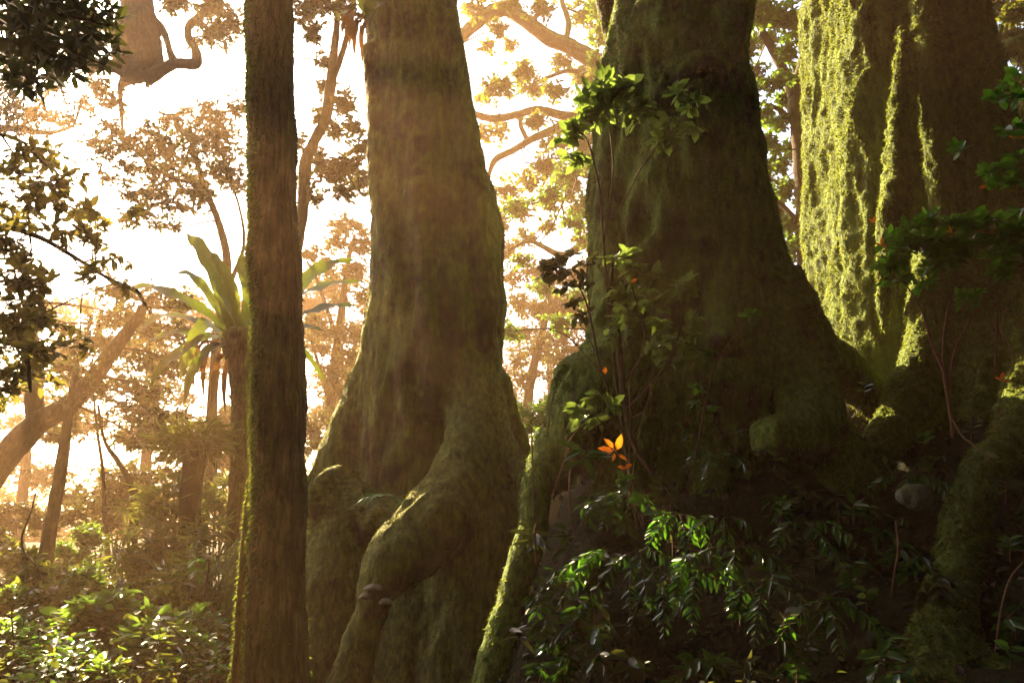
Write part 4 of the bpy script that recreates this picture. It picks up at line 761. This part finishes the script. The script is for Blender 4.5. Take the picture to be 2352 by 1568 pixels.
for k, (px, py, y, fr, lb) in enumerate([
    (1400, 1262, 4.7, FD((185, 5, .34, .7), (215, -10, .36, .6), (150, 10, .25, .8)), "glossy fern whose long fronds point down left, lowest of the left ones"),
    (1470, 1262, 4.6, FD((200, -5, .34, .8), (235, -20, .40, .5), (260, -20, .34, .6), (320, 10, .25, .8)), "glossy fern beside the dark hollow, fronds pointing straight down"),
    (1530, 1290, 4.5, FD((220, -10, .36, .8), (250, -30, .42, .4), (290, -20, .34, .6), (340, 10, .28, .8)), "glossy fern with sparkling drooping tips, under the bright seedling leaf"),
    (1610, 1280, 4.4, FD((170, 20, .30, .9), (210, 0, .38, .8), (240, -20, .40, .6), (20, 20, .24, .9)), "broad bright fern with shining wet fronds in the middle of the bank"),
    (1690, 1255, 4.4, FD((190, 20, .30, .9), (330, 10, .30, .9), (250, 0, .30, .8), (20, 30, .22, 1)), "bright green fern to the right of the shining wet one"),
    (1450, 1130, 4.8, FD((185, 15, .26, .8), (215, 0, .3, .8), (330, 10, .2, .9)), "fern just beneath the orange leaf sprig"),
    (1560, 1180, 4.7, FD((230, 0, .30, .8), (270, -30, .34, .5), (330, 0, .26, .8), (190, 20, .24, .9)), "dim fern with hanging blades behind the fern bank's upper edge"),
    (1660, 1190, 4.6, FD((200, 20, .24, .9), (340, 20, .24, .9), (260, 0, .26, .9)), "curled bright fern left of the yellow green seedling"),
    (1750, 1330, 4.3, FD((200, 10, .30, .9), (250, -10, .30, .8), (340, 10, .26, .9)), "dark fern low on the bank, right of the bright ferns"),
    (1850, 1200, 4.5, FD((200, 20, .30, .9), (330, 20, .34, .9), (270, 0, .3, .9)), "dim feathery fern right of the yellow green seedling"),
    (2080, 1090, 5.2, FD((190, 20, .34, .9), (350, 20, .34, .9), (250, 10, .3, .9), (300, 10, .3, .9)), "fern spreading above the round grey stone"),
    (1640, 1040, 5.3, FD((200, 30, .3, .9), (250, 10, .34, .8), (330, 20, .3, .9)), "dim fern at the foot of the dark trunk's hollow"),
    (1900, 1380, 4.2, FD((200, 10, .26, .9), (330, 10, .26, .9), (260, -10, .24, .8)), "barely lit fern in the black lower right")]):
    fern("fern", lb, px, py, y, fr, .075, FG, LEAF_FERN if k % 3 else LEAF_VIVID)
tf = thing("small_fern", "tiny glinting fern in the shaded hollow of the broad brown trunk", "fern", W(870, 1140, 7.3))
for az, el, ln, dr in FD((200, 20, .28, .8), (340, 30, .26, .8), (250, 30, .22, .9), (160, 40, .2, 1)):
    b = W(870, 1140, 7.3); d = np.array([math.cos(az)*math.cos(el), -abs(math.sin(az))*math.cos(el), math.sin(el)]); s = np.linspace(0, 1, 10)[:, None]; P = b+d*ln*s+np.array([0, 0, -dr])*ln*s**2
    mb = MB()
    V, Fc = tube(np.column_stack([P[::3], np.full(4, .003)]), seg=8, k=5); mb.add(V, Fc)
    for sg in (1, -1): add_leaves(mb, P, np.tile([sg*.8, -.2, .1], (10, 1)), np.tile([0, -.5, .8], (10, 1)), .05, .3)
    mb.build("frond", LEAF_FERN, tf)

def seedling(px, py, y, L, n, label, leaf, h=30, lean=0):
    b = W(px, py+h, y); t = W(px+lean, py-h*.4, y); root = thing("seedling", label, "seedling", b, "seedlings on the shaded bank")
    V, Fc = tube([[*b, .004], [*((b+t)/2), .003], [*t, .002]], seg=8, k=5); MB().add(V, Fc).build("stem", TWIG_RED, root); mb = MB()
    k = np.linspace(.45, 1, n)[:, None]; P = b+(t-b)*k; a = np.arange(n)*2.4+rng.random()*6
    D = np.stack([np.cos(a), -.35+.3*np.sin(a), .25+.3*np.sin(a*1.7)], 1)
    add_leaves(mb, P, D, np.tile([0, -.6, .8], (n, 1))+rng.normal(size=(n, 3))*.3, L*rng.uniform(.7, 1.1, n), .48); mb.build("leaves", [leaf, TWIG], root)
for a in [(1790, 1165, 4.4, .065, 9, "yellow green forked seedling standing alone before the dark bank", LEAF_VIVID, 45, 10), (1480, 1165, 4.3, .10, 3, "seedling with one long bright lance leaf under the orange sprig", LEAF_VIVID, 40, -14), (1820, 985, 5.4, .06, 6, "small bright seedling beside the brown root stub", LEAF_VIVID, 30, 8),
    (1780, 1050, 5.2, .09, 4, "thin seedling with drooping leaves below the brown root stub", LEAF_FERN, 40, 0), (1690, 1000, 5.3, .07, 6, "dim seedling in front of the dark trunk's hollow", LEAF_FERN, 40, 0), (1560, 1000, 5.1, .07, 7, "seedling with shaded leaves right of the orange cluster", LEAF_FERN, 40, 10),
    (1545, 1240, 4.6, .11, 5, "seedling with hanging blade leaves among the ferns", LEAF_DARK, 40, 0), (1310, 1425, 5.0, .08, 5, "lone pale seedling deep in the black hollow", LEAF_FERN, 20, 0), (1870, 1290, 4.4, .08, 7, "seedling with rounded grey green leaves in the dark", LEAF_DARK, 36, 0),
    (1990, 1370, 4.2, .08, 6, "seedling with a pale yellow leaf in the lower right gloom", LEAF_GREEN, 36, 0), (1800, 1420, 4.1, .09, 6, "seedling with broad dim leaves under the dark ferns", LEAF_DARK, 30, 0), (2030, 1480, 4.0, .07, 6, "seedling beside the red berry in the leaf litter", LEAF_VIVID, 30, 0),
    (1830, 1545, 3.9, .08, 9, "glinting leafy seedling at the bottom edge", LEAF_FERN, 36, 0), (1480, 1530, 4.3, .06, 5, "small triangular leaved seedling at the bottom edge", LEAF_FERN, 30, 0), (2320, 1250, 4.0, .09, 8, "broad leaved seedling at the right edge beside the descending root", LEAF_FERN, 40, 0),
    (2320, 1500, 3.8, .09, 7, "green seedling in the lower right corner", LEAF_VIVID, 40, 0), (1985, 890, 6.2, .09, 5, "small glossy seedling on the root between the two right trunks", LEAF_FERN, 30, 0), (2230, 980, 5.2, .09, 8, "bushy dim seedling beneath the red stemmed shrub", LEAF_DARK, 40, 0), (2120, 1010, 5.6, .09, 8, "mossy green seedling left of the red stems' foot", LEAF_VIVID, 30, 0),
    (2310, 1120, 4.6, .10, 9, "dark leafy seedling beside the root at the right edge", LEAF_DARK, 40, 0), (1700, 1400, 4.2, .09, 7, "dim seedling with hanging leaves at the fern bank's foot", LEAF_FERN, 36, 0), (1960, 1170, 4.8, .10, 8, "glinting seedling left of the round grey stone", LEAF_FERN, 36, 0)]:
    seedling(*a)
for k in range(108):
    px, py = (rng.uniform(1225, 2380), rng.uniform(1090, 1575)) if k < 84 else (rng.uniform(1220, 1400), rng.uniform(1230, 1570))
    if 2130 < px < 2300 and py > 1120: continue
    v = ray(px, py); v = v/v[1]; ys = np.linspace(3.4, 8, 120); g = ground_z(np.column_stack([v[0]*ys, ys])); j = int(np.argmax(g > v[2]*ys-.03)); y = ys[j]-.10
    b = W(px, py, y); root = thing("bank_plant", "dark glossy leaved plant growing from the shaded bank", "plant", b, "dark plants covering the shaded bank")
    mb = MB(); n = int(rng.integers(9, 20)); t = b+np.array([rng.normal()*.06, -.12, rng.uniform(.08, .22)])
    V, Fc = tube([[*b, .004], [*((b+t)/2+[.02, 0, .03]), .003], [*t, .002]], seg=7, k=5); MB().add(V, Fc).build("stem", TWIG_RED, root)
    a = rng.random(n)*6.28; D = np.stack([np.cos(a)*.8, -.45+.4*np.sin(a), rng.uniform(-.7, .35, n)], 1)
    P = b+(t-b)*rng.uniform(.3, 1, n)[:, None]
    add_leaves(mb, P, D, np.tile([0, -.5, .9], (n, 1))+rng.normal(size=(n, 3))*.3, rng.uniform(.07, .14, n), rng.choice([.28, .38, .5]), 0, None, .3, .35)
    mb.build("leaves", [LEAF_FERN if rng.random() < .6 else LEAF_DARK, TWIG], root)
st = MB(); V, Fc = tube([[*(W(2098, 1140, 4.7)+[-.10, 0, .01]), .03], [*W(2098, 1140, 4.7), .085], [*(W(2098, 1140, 4.7)+[.10, .02, -.03]), .045]], seg=14, k=16, lob=.35, seed=3)
STONE = bark_mat("stone", (.16, .16, .14), (.10, .12, .06), .3, .6, 5, 1.0); tag(st.add(V, Fc).build("stone", STONE), "round grey stone half hidden on the dark bank", "stone")
lone_leaves("pale_leaf", "pale cream leaf resting on the descending root at the right", LEAF_PALE, [(2258, 1042, 4.95, -.2, .10)], cat="leaf")
o = MB(); c = W(2040, 1505, 3.95); V, Fc = tube([[*(c+[0, 0, .03]), .004], [*(c+[0, 0, .015]), .016], [*c, .020], [*(c-[0, 0, .02]), .013], [*(c-[0, 0, .03]), .003]], seg=14, k=12); o.add(V, Fc); tag(o.build("berry", LEAF_RED), "single red berry glowing in the leaf litter at the lower right", "berry")
FUNGUS = bark_mat("fungus", (.30, .26, .18), (.2, .18, .12), .3, .3, 8, 1.0)
for px, py, y, r, lb in [(858, 1352, 6.55, .085, "upper pale bracket fungus on the tip of the lit root"), (838, 1372, 6.5, .055, "left small bracket fungus under the lit root's tip"), (886, 1384, 6.5, .06, "lowest bracket fungus right of the other two")]:
    c = W(px, py, y); m = MB(); a = np.linspace(0, math.pi*2, 18, endpoint=False); rings = []
    for q, zz in ((1.0, 0), (.96, .012), (.6, .030), (.15, .036)): rings.append(np.column_stack([c[0]+np.cos(a)*r*q, c[1]+np.sin(a)*r*.7*q, np.full(18, c[2]+zz)+.006*np.sin(a*3)]))
    rings.append(rings[0]*[1, 1, 1]+(c-rings[0])*[.85, .85, 0]-[0, 0, .012]); V = np.vstack([rings[4]]+rings[:4])
    Fc = [(i*18+j, i*18+(j+1) % 18, (i+1)*18+(j+1) % 18, (i+1)*18+j) for i in range(4) for j in range(18)]+[tuple(range(17, -1, -1)), tuple(range(72, 90))]
    tag(m.add(V, Fc).build("bracket_fungus", FUNGUS), lb, "fungus", "bracket fungi on the lit root")

# ------------------------------------------------------------------ left undergrowth
SH = [("bamboo like shrub with pale lance leaves left of the grass tree's foot", 380, 1150, 9.6, 60, 70, LEAF_BAMBOO, .15, .13), ("lance leaved shrub under the bent stem, drooping in tiers", 350, 1280, 9.0, 80, 80, LEAF_BAMBOO, .15, .13), ("lance leaved shrub beside the shaded root's foot", 430, 1360, 7.8, 70, 70, LEAF_BAMBOO, .13, .14),
    ("shaggy lance leaved shrub between grass tree and slim trunk", 505, 1150, 10.6, 40, 60, LEAF_BAMBOO, .14, .13), ("golden lit shrub under the white gap at the far left", 60, 1200, 14, 90, 44, LEAF_FAR, .11, .5), ("golden lit shrub right of the tilted dark trunk", 200, 1205, 13, 70, 46, LEAF_FAR, .11, .5),
    ("pale green shrub behind the tilted trunk's foot", 210, 1260, 11.2, 80, 40, LEAF_GREEN, .10, .5), ("dark leafy shrub at the left edge below the vine's loops", 60, 1330, 8.6, 100, 54, LEAF_OLIVE, .09, .5), ("brown green shrub around the tilted trunk's foot", 140, 1400, 8.0, 90, 56, LEAF_OLIVE, .09, .5),
    ("big leaved green shrub near the bottom, left of the slanting twig", 260, 1440, 6.6, 90, 70, LEAF_GREEN, .13, .5), ("big leaved shrub beneath the slanting twig", 400, 1490, 6.3, 90, 60, LEAF_GREEN, .13, .5), ("bright leafy shrub in the lower left corner", 60, 1470, 6.2, 90, 60, LEAF_GREEN, .08, .5),
    ("low green shrub along the bottom edge left of the middle", 190, 1545, 5.8, 110, 46, LEAF_GREEN, .08, .5), ("small leaved shrub at the slim trunk's foot", 490, 1500, 6.6, 50, 60, LEAF_OLIVE, .07, .5), ("low shrub in the bottom left corner's dark", 20, 1560, 5.6, 70, 40, LEAF_OLIVE, .08, .5),
    ("bright sprig with rounded leaves in front of the shaded root", 462, 1300, 7.0, 16, 14, LEAF_VIVID, .09, .55), ("pale shrub in front of the bent stem's foot", 300, 1380, 8.2, 80, 50, LEAF_OLIVE, .09, .5), ("light shrub at far left above the vine loops", 20, 1260, 10, 60, 40, LEAF_OLIVE, .09, .5), ("yellow green leafy shrub between slanting twig and shaded root", 440, 1440, 6.9, 44, 34, LEAF_GREEN, .08, .5),
    ("hazy shrub behind the grass tree", 420, 1080, 15, 70, 44, LEAF_FAR, .12, .5), ("hazy shrub behind the bent stem's top", 290, 1120, 14, 80, 70, LEAF_FAR, .12, .5), ("hazy low shrub behind the thinnest stem", 190, 1150, 17, 60, 30, LEAF_FAR, .13, .5),
    ("light green hazy bush between the brown trunk and the cut stump", 1225, 960, 13, 50, 50, LEAF_GREEN, .10, .5), ("yellow green bush low in the gap beside the cut stump's foot", 1240, 1040, 11, 46, 56, LEAF_GREEN, .10, .5), ("ferny low shrub left of the big leaved green shrub", 120, 1500, 5.9, 60, 40, LEAF_GREEN, .06, .42), ("pale leafy shrub between the thin bent stem and the vine", 200, 1340, 8.4, 70, 50, LEAF_GREEN, .08, .5), ("soft green shrub in the middle of the lower left undergrowth", 320, 1480, 6.5, 70, 46, LEAF_GREEN, .07, .5),
    ("small bright shrub on the bottom edge beside the slim trunk", 440, 1555, 5.9, 60, 34, LEAF_VIVID, .06, .5), ("light shrub under the bamboo like leaves", 360, 1400, 7.4, 70, 44, LEAF_OLIVE, .08, .5), ("green shrub at the left edge under the looping vine", 10, 1400, 7.6, 60, 44, LEAF_GREEN, .08, .5), ("bushy shrub on the bottom edge below the slanting twig", 330, 1560, 5.8, 70, 34, LEAF_OLIVE, .07, .5), ("lance leaved shrub hugging the shaded root", 475, 1260, 8.6, 40, 54, LEAF_BAMBOO, .13, .14), ("bush behind the brown trunk's left root", 745, 1040, 15, 46, 40, LEAF_FAR, .11, .5)]
for lb, px, py, y, rx, ry, leaf, L, ratio in SH:
    c = W(px, py, y); Rx, Rz = WR(px, py, y, rx), WR(px, py, y, ry); zb = min(gz(c[0], c[1]), c[2]-Rz*.6)
    root = thing("undergrowth_shrub", lb, "shrub", (c[0], c[1], zb), "leafy shrubs of the undergrowth")
    for k in range(3 if rx > 30 else 1):
        e = c+rng.normal(size=3)*[Rx*.4, Rx*.3, Rz*.3]; V, Fc = tube([[c[0]+rng.normal()*.08, c[1], zb-.1, .014], [*((c+e)/2+[rng.normal()*.1, 0, -Rz*.5]), .010], [*e, .004]], seg=9, k=5); MB().add(V, Fc).build("stem", TWIG, root)
    mb = MB(); nb = max(1, int(rx*ry/330))
    for k in range(nb):
        q = c+rand_unit(1)[0]*rng.random()**.4*np.array([Rx, Rx*.8, Rz])*rng.uniform(.6, 1.35)
        lance = ratio < .3
        add_clump(mb, q, np.full(3, max(.12, min(Rx, Rz)*(.75 if lance else .5)*rng.uniform(.6, 1.3))), int((8 if lance else 16) if rx > 30 else 5), 7 if lance else 8, L*(1.5 if lance else 1), ratio, .6, .05 if lance else .12, .004)
    mb.build("leaves", [leaf, TWIG], root)
def litter():
    """ground cover: small leaves and sprigs nobody could count"""
    mb = MB(); n = 17000
    xy = np.column_stack([-1.0-rng.random(n)**1.0*9, 3.6+rng.random(n)**1.5*16]); m = 900; xy[:m, 0] = rng.uniform(-1.2, 4, m); xy[:m, 1] = rng.uniform(3.6, 8, m); z = ground_z(xy)
    P = np.column_stack([xy, z+rng.random(n)**2*.30*np.where(xy[:, 0] < -1.6, 1, .25)+.10]); D = rand_unit(n); D[:, 2] = np.abs(D[:, 2])*.5
    add_leaves(mb, P, D, np.array([0, -.2, 1.0])+rng.normal(size=(n, 3))*.5, (rng.uniform(.02, 1, n)**2*.06+.022)*np.where(xy[:, 0] > -1, .7, 1), .45); return mb.build("ground_cover", [LEAF_OLIVE])
for k in range(60):
    px, py = rng.uniform(-20, 540), rng.uniform(1300, 1590)
    v = ray(px, py); v = v/v[1]; ys = np.linspace(4.5, 16, 200); g = ground_z(np.column_stack([v[0]*ys, ys])); j = int(np.argmax(g > v[2]*ys-.12)); y = ys[j] if j else 6.0
    b = W(px, py, y); b[2] = gz(b[0], b[1]); root = thing("undergrowth_plant", "small leafy plant of the lower left undergrowth", "plant", b, "small plants of the lower left undergrowth")
    mb = MB(); hgt = rng.uniform(.18, .42); lf, L, ra = [(LEAF_GREEN, .085, .5), (LEAF_SOFT, .07, .5), (LEAF_OLIVE, .08, .42), (LEAF_BAMBOO, .14, .14), (LEAF_LIME, .06, .55), (LEAF_GREEN, .12, .36)][k % 6]
    t = b+[rng.normal()*.06, rng.normal()*.06, hgt]; V, Fc = tube([[*b, .006], [*((b+t)/2+[.02, 0, 0]), .004], [*t, .002]], seg=6, k=5); MB().add(V, Fc).build("stem", TWIG, root)
    n = int(rng.integers(14, 34)); a = rng.random(n)*6.28; h_ = rng.uniform(.25, 1, n)[:, None]
    D = np.stack([np.cos(a), np.sin(a), rng.uniform(-.1, .7, n)], 1); P = b+(t-b)*h_+D*rng.uniform(0, .12, n)[:, None]
    add_leaves(mb, P, D, np.tile([0, 0, 1.0], (n, 1))+rng.normal(size=(n, 3))*.35, L*rng.uniform(.55, 1.2, n), ra, 0, None, .3, .3); mb.build("leaves", [lf, TWIG], root)
def dead_leaves():
    """brown fallen leaves on the bank"""
    mb = MB(); n = 7000
    xy = np.column_stack([rng.uniform(-3.5, 6, n), rng.uniform(3.2, 9, n)]); e = 1e-2
    z = ground_z(xy); P = np.column_stack([xy, z+rng.uniform(-.02, .14, n)]); D = rand_unit(n); D[:, 2] *= .4
    add_leaves(mb, P, D, np.array([0, -.3, 1.0])+rng.normal(size=(n, 3))*.5, rng.uniform(.03, .08, n), .45, fold=.4, curl=.3); return mb.build("leaf_litter", [LEAF_LITTER])
tag(dead_leaves(), "dark brown fallen leaves strewn over the bank between the roots", "leaf litter", kind='stuff')
tag(litter(), "low leafy ground cover and litter over the forest floor", "ground cover", kind='stuff')

# haze last of the setting: one closed box of even air
hm, hnt, hout = mat_new("haze_air"); pv = hnt.nodes.new("ShaderNodeVolumePrincipled")
pv.inputs["Color"].default_value = (*HAZE_COLOR, 1); pv.inputs["Density"].default_value = HAZE_DENSITY; pv.inputs["Anisotropy"].default_value = HAZE_ANISO
hnt.links.new(pv.outputs[0], hout.inputs["Volume"])
x0, x1, y0, y1, z0, z1 = -92, 92, -42, 111, -22, 19
hv = [(x, y, z) for x in (x0, x1) for y in (y0, y1) for z in (z0, z1)]
haze = MB().add(hv, [(0, 1, 3, 2), (4, 6, 7, 5), (0, 4, 5, 1), (2, 3, 7, 6), (0, 2, 6, 4), (1, 5, 7, 3)]).build("haze", hm, None, False); haze['kind'] = 'stuff'
